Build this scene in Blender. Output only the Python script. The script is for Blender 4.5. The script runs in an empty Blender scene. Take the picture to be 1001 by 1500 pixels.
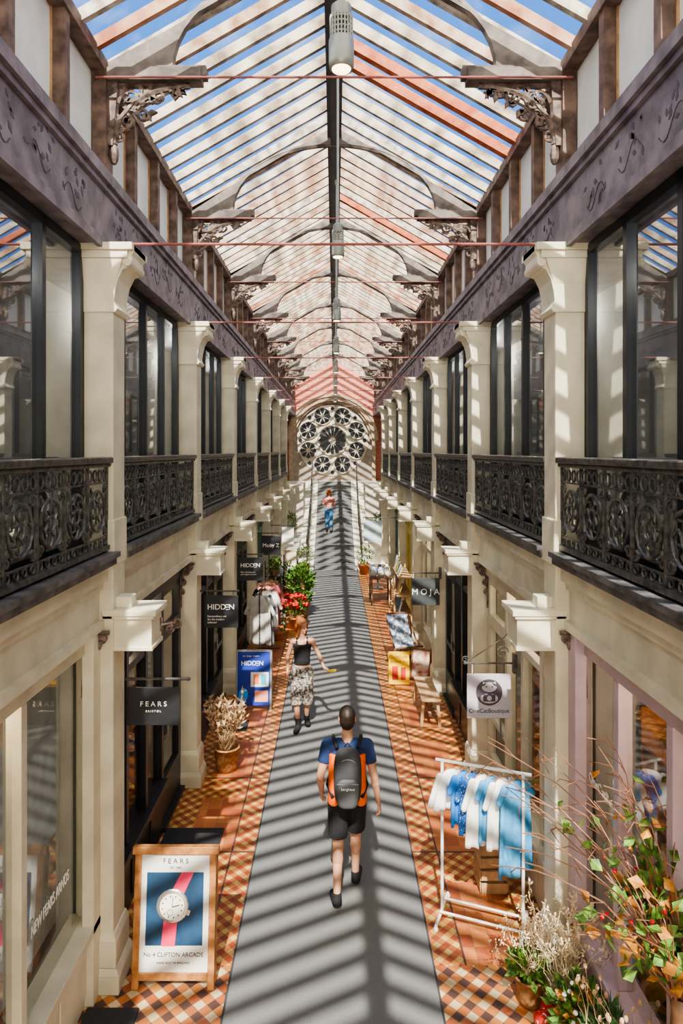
import bpy, bmesh, math, random
from mathutils import Vector, Matrix
R = random.Random(7)
sc = bpy.context.scene; COL = sc.collection
pi = math.pi; sin = math.sin; cos = math.cos
H = 4.3
FLIP = Matrix.Scale(-1, 4, (1, 0, 0)); ID = Matrix.Identity(4)
ORD = ['nearest', 'second', 'third', 'fourth', 'fifth', 'sixth', 'seventh', 'eighth', 'ninth']

# ------------------------------------------------------------ materials
MC = {}
def mat(name, c, rough=.6, metal=0., var=.15, scale=6., bump=0., c2=None, emit=0., lo=.35, hi=.65, bscale=None):
    if name in MC: return MC[name]
    m = bpy.data.materials.new(name); m.use_nodes = True; N = m.node_tree.nodes; L = m.node_tree.links
    b = N['Principled BSDF']; b.inputs['Roughness'].default_value = rough; b.inputs['Metallic'].default_value = metal
    tc = N.new('ShaderNodeTexCoord'); nz = N.new('ShaderNodeTexNoise'); nz.inputs['Scale'].default_value = scale; nz.inputs['Detail'].default_value = 6
    L.new(tc.outputs['Object'], nz.inputs['Vector'])
    rp = N.new('ShaderNodeValToRGB'); L.new(nz.outputs['Fac'], rp.inputs['Fac'])
    a = [max(0, min(1, k * (1 - var))) for k in c] + [1]
    z = ([max(0, min(1, k * (1 + var))) for k in c] if c2 is None else list(c2)) + [1]
    rp.color_ramp.elements[0].position = lo; rp.color_ramp.elements[1].position = hi
    rp.color_ramp.elements[0].color = a; rp.color_ramp.elements[1].color = z
    L.new(rp.outputs[0], b.inputs['Base Color'])
    if bump:
        bp = N.new('ShaderNodeBump'); bp.inputs['Strength'].default_value = bump; bp.inputs['Distance'].default_value = .01
        n2 = N.new('ShaderNodeTexNoise'); n2.inputs['Scale'].default_value = bscale or scale * 5; L.new(tc.outputs['Object'], n2.inputs['Vector'])
        L.new(n2.outputs['Fac'], bp.inputs['Height']); L.new(bp.outputs[0], b.inputs['Normal'])
    if emit:
        L.new(rp.outputs[0], b.inputs['Emission Color']); b.inputs['Emission Strength'].default_value = emit
    MC[name] = m; return m
def glassmat(name, tint, gl, rough=.02, dirt=0., dcol=(.8, .8, .8, 1)):
    m = bpy.data.materials.new(name); m.use_nodes = True; N = m.node_tree.nodes; L = m.node_tree.links; N.clear()
    o = N.new('ShaderNodeOutputMaterial'); t = N.new('ShaderNodeBsdfTransparent'); t.inputs[0].default_value = tint
    g = N.new('ShaderNodeBsdfGlossy'); g.inputs['Roughness'].default_value = rough; g.inputs[0].default_value = (.95, .97, 1, 1)
    mx = N.new('ShaderNodeMixShader'); mx.inputs[0].default_value = gl
    L.new(t.outputs[0], mx.inputs[1]); L.new(g.outputs[0], mx.inputs[2]); out = mx
    if dirt:
        tc = N.new('ShaderNodeTexCoord'); nz = N.new('ShaderNodeTexNoise'); nz.inputs['Scale'].default_value = 3; nz.inputs['Detail'].default_value = 8
        L.new(tc.outputs['Object'], nz.inputs['Vector'])
        mr = N.new('ShaderNodeMapRange'); mr.inputs[1].default_value = .5; mr.inputs[2].default_value = .75; mr.inputs[3].default_value = dirt * .1; mr.inputs[4].default_value = dirt * 3
        L.new(nz.outputs['Fac'], mr.inputs[0])
        tr = N.new('ShaderNodeBsdfTranslucent'); tr.inputs[0].default_value = dcol
        m2 = N.new('ShaderNodeMixShader'); L.new(mr.outputs[0], m2.inputs[0]); L.new(mx.outputs[0], m2.inputs[1]); L.new(tr.outputs[0], m2.inputs[2]); out = m2
    L.new(out.outputs[0], o.inputs[0]); return m
cream = mat('cream_paint', (.63, .57, .43), .55, var=.14, scale=3, bump=.1)
cream2 = mat('cream_panel', (.69, .63, .48), .55, var=.12, scale=3)
purple = mat('beam_paint', (.14, .115, .14), .5, var=.25, scale=5, bump=.2, c2=(.25, .215, .245))
stencil = mat('stencil_paint', (.1, .08, .095), .6)
brown = mat('brown_timber', (.11, .062, .048), .6, var=.35, scale=8, c2=(.23, .15, .12))
whitep = mat('white_panel', (.85, .84, .8), .5, var=.06, scale=4)
raft = [mat('rafter_a', (.2, .14, .1), .7, var=.2, scale=4, c2=(.55, .47, .38), bump=.3, lo=.36, hi=.62),
        mat('rafter_b', (.3, .15, .09), .7, var=.2, scale=5, c2=(.52, .4, .3), bump=.3, lo=.38, hi=.62),
        mat('rafter_c', (.3, .24, .19), .7, var=.3, scale=9, c2=(.58, .52, .44), bump=.3),
        mat('rafter_red', (.42, .08, .02), .7, var=.2, scale=7, c2=(.52, .17, .08), bump=.3),
        mat('rafter_d', (.36, .11, .05), .7, var=.2, scale=3, c2=(.52, .34, .23), bump=.3, lo=.4, hi=.62)]
ridge_m = mat('ridge_paint', (.08, .08, .09), .5)
truss_m = mat('truss_timber', (.1, .078, .07), .65, var=.25, scale=6, c2=(.22, .18, .16), bump=.2)
iron = mat('black_iron', (.055, .053, .056), .34, metal=.2, var=.3, scale=20, c2=(.14, .13, .12))
ironb = mat('brown_iron', (.1, .07, .06), .5, metal=.1, var=.3, scale=20, c2=(.24, .17, .14))
navy = mat('navy_frame', (.014, .017, .024), .35, var=.2)
blackp = mat('black_paint', (.018, .019, .023), .35, var=.2)
lilac = mat('lilac_paint', (.5, .38, .42), .5, var=.08)
yellowp = mat('yellow_paint', (.7, .54, .12), .5, var=.08)
greenp = mat('green_paint', (.13, .2, .15), .5, var=.08)
rod_m = mat('rod_paint', (.28, .08, .07), .5)
steel = mat('grey_steel', (.3, .31, .29), .4, metal=.3, var=.08)
white = mat('white_enamel', (.85, .84, .8), .4, var=.04)
wood = mat('honey_wood', (.38, .14, .04), .45, var=.3, scale=10, c2=(.56, .26, .09))
pine = mat('pine_wood', (.45, .27, .14), .6, var=.25, scale=10)
darkwood = mat('dark_wood', (.17, .08, .04), .6, var=.3, scale=10)
brick = mat('salmon_brick', (.6, .23, .17), .8, var=.2, scale=10)
stone = mat('tan_stone', (.38, .28, .2), .8, var=.2, scale=6, bump=.3)
gstone = mat('grey_stone', (.3, .25, .21), .8, var=.15, scale=6)
pstone = mat('pale_stone', (.72, .67, .58), .8, var=.1, scale=6)
void = mat('dark_void', (.012, .014, .02), .3, var=.2)
mat_black = mat('door_mat', (.025, .025, .028), .9, var=.2, scale=60)
glass_win = glassmat('window_glass', (.66, .7, .72, 1), .34)
glass_shop = glassmat('shop_glass', (.8, .82, .82, 1), .16)
glass_roof = glassmat('roof_glass', (.88, .94, .98, 1), .02, .1, dirt=.03)
def C_(n, c, **k): return mat('c_' + n, c, **k)
leafg = C_('leaf', (.05, .15, .025), var=.5, scale=15, c2=(.2, .36, .06)); leafd = C_('leafd', (.03, .09, .03), var=.5, scale=15, c2=(.1, .22, .06))
leafo = C_('leaforange', (.5, .13, .02), var=.5, scale=15, c2=(.7, .33, .05)); twig = C_('twig', (.26, .12, .07)); straw = C_('straw', (.52, .32, .17), var=.3, scale=20, c2=(.66, .45, .27))
straww = C_('straww', (.78, .62, .4), var=.3, scale=20); redm = C_('red', (.6, .015, .02), var=.2); basketm = C_('basket', (.3, .15, .06), var=.4, scale=30)
whitec = C_('whitecloth', (.85, .83, .79), rough=.9, var=.08); bluec = C_('bluecloth', (.03, .2, .6), rough=.9, var=.2); blueflor = C_('blueprint', (.02, .13, .45), rough=.9, var=.1, scale=60, c2=(.4, .55, .75), lo=.58, hi=.62)
denim = C_('denim', (.08, .32, .6), rough=.9, var=.2, scale=10); blackc = C_('blackcloth', (.012, .012, .015), rough=.85); navyc = C_('navycloth', (.012, .03, .1), rough=.85)
orangec = C_('orangecloth', (.95, .15, .01), rough=.8); skin = C_('skin', (.52, .27, .17), rough=.5, var=.06); hairb = C_('hairbrown', (.022, .012, .007), var=.4, scale=50); hairg = C_('hairginger', (.28, .085, .022), var=.4, scale=50)
tartan = C_('tartan', (.09, .08, .075), rough=.9, scale=28, c2=(.5, .44, .38), lo=.44, hi=.58)
pinkc = C_('pinkcloth', (.62, .28, .25), rough=.9); terracotta = C_('terracotta', (.5, .19, .09)); toad = C_('toadstool', (.65, .03, .02), scale=30, c2=(.9, .85, .8), lo=.6, hi=.62)
txt_w = C_('textwhite', (.88, .87, .82), var=0); txt_d = C_('textdark', (.03, .03, .04), var=0)
lamp_on = C_('lampglow', (1, .75, .4), emit=4.)

# ------------------------------------------------------------ mesh builder
class MB:
    def __init__(s, M=ID): s.v = []; s.f = []; s.mi = []; s.m = 0; s.M = M
    def add(s, vs, fs):
        o = len(s.v); s.v += [s.M @ Vector(p) for p in vs]
        for f in fs: s.f.append([o + i for i in f]); s.mi.append(s.m)
    def frus(s, b, z0, t, z1):
        vs = [(b[0], b[2], z0), (b[1], b[2], z0), (b[1], b[3], z0), (b[0], b[3], z0), (t[0], t[2], z1), (t[1], t[2], z1), (t[1], t[3], z1), (t[0], t[3], z1)]
        s.add(vs, [(0, 1, 2, 3), (4, 5, 6, 7), (0, 1, 5, 4), (1, 2, 6, 5), (2, 3, 7, 6), (3, 0, 4, 7)]); return s
    def box(s, x0, x1, y0, y1, z0, z1): return s.frus((x0, x1, y0, y1), z0, (x0, x1, y0, y1), z1)
    def prism(s, poly, ax, a, b):
        n = len(poly)
        f = {'x': lambda p, t: (t, p[0], p[1]), 'y': lambda p, t: (p[0], t, p[1]), 'z': lambda p, t: (p[0], p[1], t)}[ax]
        s.add([f(p, a) for p in poly] + [f(p, b) for p in poly], [tuple(range(n)), tuple(range(n, 2 * n))] + [(i, (i + 1) % n, n + (i + 1) % n, n + i) for i in range(n)]); return s
    def tube(s, pts, r, n=6, closed=False, r2=None):
        pts = [Vector(p) for p in pts]; k = len(pts); vs = []; fs = []
        for i, p in enumerate(pts):
            if closed: t = pts[(i + 1) % k] - pts[i - 1]
            else: t = pts[min(i + 1, k - 1)] - pts[max(i - 1, 0)]
            if t.length < 1e-9: t = Vector((0, 0, 1))
            t.normalize(); ref = Vector((1, 0, 0)) if abs(t.x) < .8 else Vector((0, 1, 0))
            a = t.cross(ref).normalized(); b = t.cross(a)
            rr = r if r2 is None else r + (r2 - r) * i / (k - 1)
            for j in range(n):
                q = 2 * pi * (j + .5) / n; vs.append(p + a * rr * cos(q) + b * rr * sin(q))
        for i in range(k if closed else k - 1):
            i2 = (i + 1) % k
            for j in range(n): fs.append((i * n + j, i * n + (j + 1) % n, i2 * n + (j + 1) % n, i2 * n + j))
        if not closed: fs += [tuple(range(n)), tuple(range((k - 1) * n, k * n))]
        s.add(vs, fs); return s
    def loft(s, rings):
        n = len(rings[0]); k = len(rings); vs = [p for r in rings for p in r]; fs = []
        for i in range(k - 1):
            for j in range(n): fs.append((i * n + j, i * n + (j + 1) % n, (i + 1) * n + (j + 1) % n, (i + 1) * n + j))
        fs += [tuple(range(n)), tuple(range((k - 1) * n, k * n))]; s.add(vs, fs); return s
    def lathe(s, prof, c=(0, 0, 0), n=16):
        return s.loft([[(c[0] + max(r, 1e-4) * cos(2 * pi * j / n), c[1] + max(r, 1e-4) * sin(2 * pi * j / n), c[2] + z) for j in range(n)] for r, z in prof])
    def ell(s, c, rx, ry, rz, n=14, m=9, e=1.):
        rings = []; g = lambda w: math.copysign(abs(w) ** e, w)
        for i in range(m + 1):
            t = -pi / 2 + pi * i / m; ct = max(abs(cos(t)) ** e, .01)
            rings.append([(c[0] + rx * ct * g(cos(2 * pi * j / n)), c[1] + ry * ct * g(sin(2 * pi * j / n)), c[2] + rz * g(sin(t))) for j in range(n)])
        return s.loft(rings)
    def cap(s, p0, p1, r0, r1, flat=1., side=(1, 0, 0), rnd=True, n=12):
        p0 = Vector(p0); p1 = Vector(p1); t = (p1 - p0).normalized(); a = Vector(side) - t * t.dot(Vector(side))
        if a.length < .1: a = Vector((0, 1, 0)) - t * t.y
        a.normalize(); b = t.cross(a); rings = []
        def ring(c, r): rings.append([c + a * r * cos(2 * pi * j / n) + b * r * flat * sin(2 * pi * j / n) for j in range(n)])
        if rnd:
            for q in (80, 50, 25): ring(p0 - t * r0 * sin(math.radians(q)), r0 * cos(math.radians(q)))
        ring(p0, r0); ring(p1, r1)
        if rnd:
            for q in (25, 50, 80): ring(p1 + t * r1 * sin(math.radians(q)), r1 * cos(math.radians(q)))
        return s.loft(rings)
    def leaf(s, p, d, l, w):
        p = Vector(p); d = Vector(d).normalized(); a = d.cross(Vector((R.uniform(-1, 1), R.uniform(-1, 1), R.uniform(-.3, 1))))
        if a.length < .05: a = Vector((1, 0, 0))
        a.normalize(); up = d.cross(a) * w * .3
        s.add([p, p + d * l * .45 + a * w + up, p + d * l, p + d * l * .45 - a * w + up], [(0, 1, 2), (0, 2, 3)])
    def build(s, name, mats, parent=None, smooth=False, bevel=0., normals=True):
        me = bpy.data.meshes.new(name); me.from_pydata([tuple(v) for v in s.v], [], s.f)
        if not isinstance(mats, (list, tuple)): mats = [mats]
        for m in mats: me.materials.append(m)
        if len(mats) > 1: me.polygons.foreach_set('material_index', s.mi)
        if normals:
            bm = bmesh.new(); bm.from_mesh(me); bmesh.ops.recalc_face_normals(bm, faces=bm.faces); bm.to_mesh(me); bm.free()
        if smooth: me.polygons.foreach_set('use_smooth', [True] * len(me.polygons))
        o = bpy.data.objects.new(name, me); COL.objects.link(o); o.parent = parent
        if bevel:
            b = o.modifiers.new('b', 'BEVEL'); b.width = bevel; b.segments = 2; b.limit_method = 'ANGLE'
        return o
def bake(o):
    dg = bpy.context.evaluated_depsgraph_get(); me = bpy.data.meshes.new_from_object(o.evaluated_get(dg)); o.modifiers.clear(); o.data = me
    me.polygons.foreach_set('use_smooth', [True] * len(me.polygons)); return o
def melt(mb, name, m, parent, vox=.008, it=4):
    o = mb.build(name, m, parent); r = o.modifiers.new('r', 'REMESH'); r.mode = 'VOXEL'; r.voxel_size = vox
    q = o.modifiers.new('s', 'SMOOTH'); q.iterations = it; q.factor = .5
    return bake(o)
def tag(o, label, cat, group=None):
    o['label'] = label; o['category'] = cat
    if group: o['group'] = group
    return o
def T(name, label, cat, loc=(0, 0, 0), rz=0, group=None, rx=0):
    o = bpy.data.objects.new(name, None); COL.objects.link(o); o.location = loc; o.rotation_euler = (rx, 0, rz); o.empty_display_size = .1
    return tag(o, label, cat, group)
def S(o, label=None):
    o['kind'] = 'structure'
    if label: o['label'] = label
    return o
def SE(name, loc=(0, 0, 0), label=None):
    o = bpy.data.objects.new(name, None); COL.objects.link(o); o.location = loc; return S(o, label)
def kids(o): return [c for c in bpy.data.objects if c.parent == o]
def inst(o, parent, loc=None, ch=None):
    c = o.copy(); COL.objects.link(c); c.parent = parent
    if loc is not None: c.location = loc
    for q in (ch if ch is not None else kids(o)):
        d = q.copy(); COL.objects.link(d); d.parent = c
    return c
def text(body, size, loc, rot, m, parent, ext=.0015, name='lettering', sx=1.):
    cu = bpy.data.curves.new('t', 'FONT'); cu.body = body; cu.size = size; cu.extrude = ext; cu.align_x = 'CENTER'; cu.align_y = 'CENTER'
    o = bpy.data.objects.new('t', cu); COL.objects.link(o); dg = bpy.context.evaluated_depsgraph_get()
    me = bpy.data.meshes.new_from_object(o.evaluated_get(dg)); bpy.data.objects.remove(o); me.materials.clear(); me.materials.append(m)
    n = bpy.data.objects.new(name, me); COL.objects.link(n); n.parent = parent; n.location = loc; n.rotation_euler = rot; n.scale = (sx, 1, 1); return n
FR = (pi / 2, 0, 0)
def hidden(size, x, y, z, parent):
    text('HIDD', size, (x - size * .62, y, z), FR, txt_w, parent); text('N', size, (x + size * 1.35, y, z), FR, txt_w, parent)
    b = MB(); h = size * .36; cx_ = x + size * .78
    for q in (-1, 0, 1): b.box(cx_ - size * .2, cx_ + size * .2, y - .002, y + .002, z + q * h * .86 - size * .035, z + q * h * .86 + size * .035)
    b.build('lettering', txt_w, parent)
def spiral(cx, cz, r0, r1, a0, turns, n=18, y=0, ax='y'):
    out = []
    for i in range(n + 1):
        t = i / n; r = r0 + (r1 - r0) * t; a = a0 + turns * 2 * pi * t
        out.append((cx + r * cos(a), y, cz + r * sin(a)) if ax == 'y' else (y, cx + r * cos(a), cz + r * sin(a)))
    return out

CY = [5.43 + 3.3 * k for k in range(-1, 7)]
Y0, Y1 = -6., 32.; YH = 25.53; EY = 32.
SIDES = ((-1, 'left'), (1, 'right'))

# ------------------------------------------------------------ floor
def floor_mat():
    m = bpy.data.materials.new('tile_floor'); m.use_nodes = True; N = m.node_tree.nodes; L = m.node_tree.links; b = N['Principled BSDF']; b.inputs['Roughness'].default_value = .4
    tc = N.new('ShaderNodeTexCoord'); sp = N.new('ShaderNodeSeparateXYZ'); L.new(tc.outputs['Object'], sp.inputs[0]); X, Y = sp.outputs[0], sp.outputs[1]
    def ma(op, a, c=None, d=None):
        n = N.new('ShaderNodeMath'); n.operation = op
        for i, q in enumerate((a, c, d)):
            if q is None: continue
            if isinstance(q, (int, float)): n.inputs[i].default_value = q
            else: L.new(q, n.inputs[i])
        return n.outputs[0]
    def mix(f, a, c):
        n = N.new('ShaderNodeMix'); n.data_type = 'RGBA'; L.new(f, n.inputs[0])
        for i, q in ((6, a), (7, c)):
            if isinstance(q, tuple): n.inputs[i].default_value = q
            else: L.new(q, n.inputs[i])
        return n.outputs[2]
    def rnd(a, c):
        w = N.new('ShaderNodeTexWhiteNoise'); w.noise_dimensions = '2D'; cb = N.new('ShaderNodeCombineXYZ'); L.new(a, cb.inputs[0]); L.new(c, cb.inputs[1]); L.new(cb.outputs[0], w.inputs[0]); return w.outputs[0]
    def dia(t, dark, pale, grout):
        U = ma('MULTIPLY', ma('ADD', X, Y), .7071 / t); V = ma('MULTIPLY', ma('SUBTRACT', X, Y), .7071 / t)
        iu, iv = ma('FLOOR', U), ma('FLOOR', V); pu = ma('FLOORED_MODULO', iu, 2.); pv = ma('FLOORED_MODULO', iv, 2.); r1 = rnd(iu, iv)
        both = ma('MULTIPLY', pu, pv); none = ma('MULTIPLY', ma('SUBTRACT', 1., pu), ma('SUBTRACT', 1., pv))
        org = mix(r1, (.4, .1, .035, 1), (.6, .24, .06, 1)); d = mix(both, org, dark); d = mix(none, d, pale)
        g1 = ma('MAXIMUM', ma('LESS_THAN', ma('FRACT', U), .05), ma('LESS_THAN', ma('FRACT', V), .05)); return mix(g1, d, grout)
    d1 = dia(.06, (.3, .06, .025, 1), (.68, .46, .15, 1), (.26, .13, .07, 1))
    d2 = dia(.078, (.09, .045, .035, 1), (.68, .52, .3, 1), (.2, .13, .09, 1))
    A = ma('MULTIPLY', X, 6.6); B = ma('MULTIPLY', Y, 6.6); r2 = rnd(ma('FLOOR', A), ma('FLOOR', B))
    q = mix(r2, (.38, .09, .035, 1), (.6, .22, .07, 1)); g2 = ma('MAXIMUM', ma('LESS_THAN', ma('FRACT', A), .035), ma('LESS_THAN', ma('FRACT', B), .035)); q = mix(g2, q, (.24, .12, .08, 1))
    ax = ma('ABSOLUTE', X)
    band = ma('LESS_THAN', ax, 1.09); outer = ma('GREATER_THAN', ax, 1.6); line = ma('MULTIPLY', ma('GREATER_THAN', ax, 1.09), ma('LESS_THAN', ax, 1.11)); near = ma('LESS_THAN', Y, 5.7)
    ym = ma('FLOORED_MODULO', ma('ADD', Y, -.2), 1.65); cross = ma('LESS_THAN', ym, .5); cl = ma('MULTIPLY', ma('GREATER_THAN', ym, .5), ma('LESS_THAN', ym, .53))
    c = mix(ma('MAXIMUM', ma('MAXIMUM', band, outer), cross), q, d1)
    c = mix(ma('MAXIMUM', line, cl), c, (.1, .05, .04, 1))
    c = mix(near, c, d2)
    nz = N.new('ShaderNodeTexNoise'); nz.inputs['Scale'].default_value = 3; L.new(tc.outputs['Object'], nz.inputs['Vector'])
    mr = N.new('ShaderNodeMapRange'); mr.inputs[1].default_value = .3; mr.inputs[2].default_value = .7; mr.inputs[3].default_value = .7; mr.inputs[4].default_value = 1.1; L.new(nz.outputs['Fac'], mr.inputs[0])
    mm = N.new('ShaderNodeVectorMath'); mm.operation = 'SCALE'; L.new(c, mm.inputs[0]); L.new(mr.outputs[0], mm.inputs['Scale'])
    L.new(mm.outputs[0], b.inputs['Base Color']); return m
S(MB().box(-2.7, 2.7, Y0, 24.5, -.1, 0).build('floor', floor_mat()), 'patterned Victorian clay tile floor of the arcade')
carpet_m = mat('grey_carpet', (.175, .172, .172), .95, var=.12, scale=150, bump=.3)
bind_m = mat('dark_binding', (.05, .05, .052), .9)
cr = tag(MB().box(-.84, .82, Y0, 24.5, 0, .012).build('carpet_runner', carpet_m), 'long grey carpet runner down the middle of the tiled floor', 'carpet')
MB().box(-.857, -.84, Y0, 24.5, 0, .014).build('edge_binding', bind_m, cr); MB().box(.82, .837, Y0, 24.5, 0, .014).build('edge_binding', bind_m, cr)

# ------------------------------------------------------------ walls
inner = mat('inner_wall', (.34, .32, .28), .8, var=.3, scale=1.5)
for s, sd in SIDES:
    M = FLIP if s < 0 else ID
    w = MB(M).box(2.75, 2.95, Y0, Y1, 0, 7.5)
    for y in CY: w.box(2.08, 2.75, y, y + .3, 0, 2.9)
    wo = S(w.build('wall_' + sd, inner), sd + ' wall of the arcade with fascia, painted beam and clerestory')
    MB(M).box(2.7, 2.75, YH, EY, 0, 5.93).box(2.0, 2.75, YH - .05, YH, 0, 5.93).build('hall_plaster', cream, wo)
    f = MB(M); f.box(1.87, 2.75, Y0, YH, 2.9, 3.38).box(1.83, 1.87, Y0, YH, 2.88, 2.95).box(1.8, 1.87, Y0, YH, 3.27, 3.38).box(1.84, 1.87, Y0, YH, 3.2, 3.27); f.build('fascia', cream, wo)
    f = MB(M); f.box(1.85, 2.75, Y0, Y1, 5.93, 6.5).box(1.79, 1.9, Y0, Y1, 6.43, 6.52).box(1.82, 1.85, Y0, Y1, 6.38, 6.43).box(1.82, 1.86, Y0, Y1, 5.9, 5.98); f.build('beam', purple, wo)
    f = MB(M)
    for k in range(-1, 8):
        y = 5.43 + 3.3 * k
        for j in range(5):
            yy = y + .5 + j * .55; zz = 6.2 + .05 * (j % 2)
            f.tube([(1.8485, yy - .16 + .032 * i, zz - .1 + .07 * sin(i * .6)) for i in range(11)], .004, 4)
            for i in range(12):
                a = R.uniform(0, 6.28); l = R.uniform(.05, .08); py = yy + R.uniform(-.2, .2); pz = zz + R.uniform(-.12, .1)
                f.prism([(py, pz), (py + l * cos(a + .5) * .6, pz + l * sin(a + .5) * .6), (py + l * cos(a), pz + l * sin(a)), (py + l * cos(a - .5) * .6, pz + l * sin(a - .5) * .6)], 'x', 1.847, 1.851)
    f.build('stencil_ornament', stencil, wo)
    MB(M).box(1.96, 2.0, Y0, Y1, 6.5, 7.42).build('clerestory_panel', whitep, wo)
    f = MB(M)
    for j in range(-13, 33):
        y = 5.58 + j * .825
        if y < Y0 or y > Y1: continue
        f.box(1.86, 1.97, y - .045, y + .045, 6.5, 7.42)
    f.box(1.86, 1.97, Y0, Y1, 6.52, 6.6).box(1.84, 2.05, Y0, Y1, 7.36, 7.46); f.build('clerestory_framing', brown, wo)
    f = MB(M)
    for j in range(-13, 33):
        y = 5.58 + j * .825
        if y > Y0 and y + .8 < Y1: f.box(1.945, 1.962, y + .045, y + .06, 6.6, 7.36).box(1.945, 1.962, y + .765, y + .78, 6.6, 7.36)
    f.build('panel_bead', pine, wo)

# ------------------------------------------------------------ roof
roof = SE('ceiling', (0, 0, 0), 'pitched glass roof on worn pale timber rafters')
zr = 8.6; ze = 7.44; sl = (zr - ze) / 2.0
g = MB(); g.add([(0, Y0, zr + .01), (0, Y1, zr + .01), (-2.05, Y1, zr + .01 - 2.05 * sl), (-2.05, Y0, zr + .01 - 2.05 * sl)], [(0, 1, 2, 3)]); g.add([(0, Y0, zr + .01), (0, Y1, zr + .01), (2.05, Y1, zr + .01 - 2.05 * sl), (2.05, Y0, zr + .01 - 2.05 * sl)], [(0, 1, 2, 3)])
g.build('glazing', glass_roof, roof)
def rafter_poly(s): return [(0, zr), (s * 2.0, ze), (s * 2.0, ze - .1), (0, zr - .12)]
meshes = []; RW = .026
for i, m in enumerate(raft):
    if i == 3: r = MB(); r.prism(rafter_poly(-1), 'y', -RW, RW); r.m = 1; r.prism(rafter_poly(1), 'y', -.045, .045); o = r.build('rafter', [raft[0], raft[3]], roof)
    else: o = MB().prism(rafter_poly(-1), 'y', -RW, RW).prism(rafter_poly(1), 'y', -RW, RW).build('rafter', m, roof)
    meshes.append(o)
back = MB(); y = Y0 + .1; first = set()
while y < 4.0:
    back.M = Matrix.Translation((0, y, 0)); back.prism(rafter_poly(-1), 'y', -RW, RW).prism(rafter_poly(1), 'y', -RW, RW); y += .33
back.build('rafter_range', raft[0], roof)['kind'] = 'stuff'
i = 0
while y < Y1:
    k = 3 if i in (9, 10, 22) else R.choice((0, 1, 1, 2, 4, 2) if i > 12 else (0, 0, 1, 2, 2, 4))
    if k not in first: first.add(k); meshes[k].location = (0, y, 0)
    else: inst(meshes[k], roof, (0, y, 0), [])
    y += .33; i += 1
MB().box(-.09, .09, Y0, Y1, 8.36, 8.58).box(-.045, .045, Y0, Y1, 8.26, 8.36).build('ridge_beam', ridge_m, roof)

def bracket_mb(M):
    b = MB(M); b.prism([(1.86, 6.78), (1.80, 6.78), (1.76, 7.3), (1.86, 7.3)], 'y', -.04, .04)
    b.tube([(1.8 - .62 * (1 - cos(t * pi / 20)), 0, 6.82 + .46 * sin(t * pi / 20)) for t in range(11)], .026, 6)
    b.tube([(1.8, 0, 6.8), (1.78, 0, 7.28), (1.2, 0, 7.28)], .03, 6)
    for cx, cz, r, a, tn in ((1.66, 7.14, .11, 0, 1.6), (1.45, 7.2, .075, 1, -1.5), (1.72, 6.98, .075, 2, 1.5), (1.3, 7.23, .045, 0, 1.5), (1.76, 6.87, .05, 1, -1.4), (1.56, 7.05, .06, 3, 1.5)):
        b.tube(spiral(cx, cz, r, r * .15, a, tn), .016, 5)
    for q in range(44):
        cx = R.uniform(1.25, 1.78); cz = 7.28 - R.uniform(0, .42) * ((cx - 1.2) / .6); a = R.uniform(0, 6.3); l = R.uniform(.05, .09)
        b.prism([(cx, cz), (cx + l * .5 * cos(a + .6), cz + l * .5 * sin(a + .6)), (cx + l * cos(a), cz + l * sin(a)), (cx + l * .5 * cos(a - .6), cz + l * .5 * sin(a - .6))], 'y', -.015, .015)
    b.ell((1.8, 0, 6.72), .04, .04, .09, 8, 6)
    return b
proto = None
for k in range(0, 8):
    y = 5.43 + 3.3 * k + .15
    t = T('roof_truss', ORD[k] + ' arched timber roof truss from the camera, on pierced scroll brackets', 'roof truss', (0, y, 0), group='roof trusses')
    if proto is None:
        a_ = MB()
        for s in (1, -1):
            pts = [(s * 1.34 * cos(a * pi / 24), 7.4 + .88 * sin(a * pi / 24)) for a in range(13)]
            top = [(p[0], zr - .09 - abs(p[0]) * sl) for p in pts]
            for i in range(12): a_.prism([pts[i], pts[i + 1], top[i + 1], top[i]], 'y', -.03, .03)
            a_.prism([(s * 1.34, 7.4), (s * 1.34, zr - .09 - 1.34 * sl), (s * 1.95, ze - .1), (s * 1.95, 7.4)], 'y', -.03, .03)
            a_.tube([(p[0], 0, p[1]) for p in pts], .036, 6)
        parts = [a_.build('arched_rib', truss_m, t)]
        for s in (1, -1):
            MM = FLIP if s < 0 else ID
            parts.append(MB(MM).box(1.08, 1.86, -.07, .07, 7.3, 7.4).box(1.04, 1.5, -.055, .055, 7.34, 7.42).build('ledge', truss_m, t))
            parts.append(MB(MM).box(1.84, 1.95, -.09, .09, 6.52, 7.4).build('post', brown, t))
            parts.append(bracket_mb(MM).build('scroll_bracket', ironb, t))
        proto = parts
    else:
        for p in proto: inst(p, t, None, [])
for k in range(1, 8):
    y = CY[k] - .02
    tag(MB().tube([(-1.6, y, 5.935), (1.6, y, 5.935)], .011, 6).build('tie_rod', rod_m), ORD[k - 1] + ' red iron tie rod from the camera, joining the pillar capitals', 'tie rod', 'lower tie rods')
    tag(MB().tube([(-1.9, y + .02, 7.27), (1.9, y + .02, 7.27)], .009, 6).build('tie_rod', rod_m), ORD[k - 1] + ' high iron tie rod from the camera, between the roof brackets', 'tie rod', 'upper tie rods')
lp = None
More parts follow.
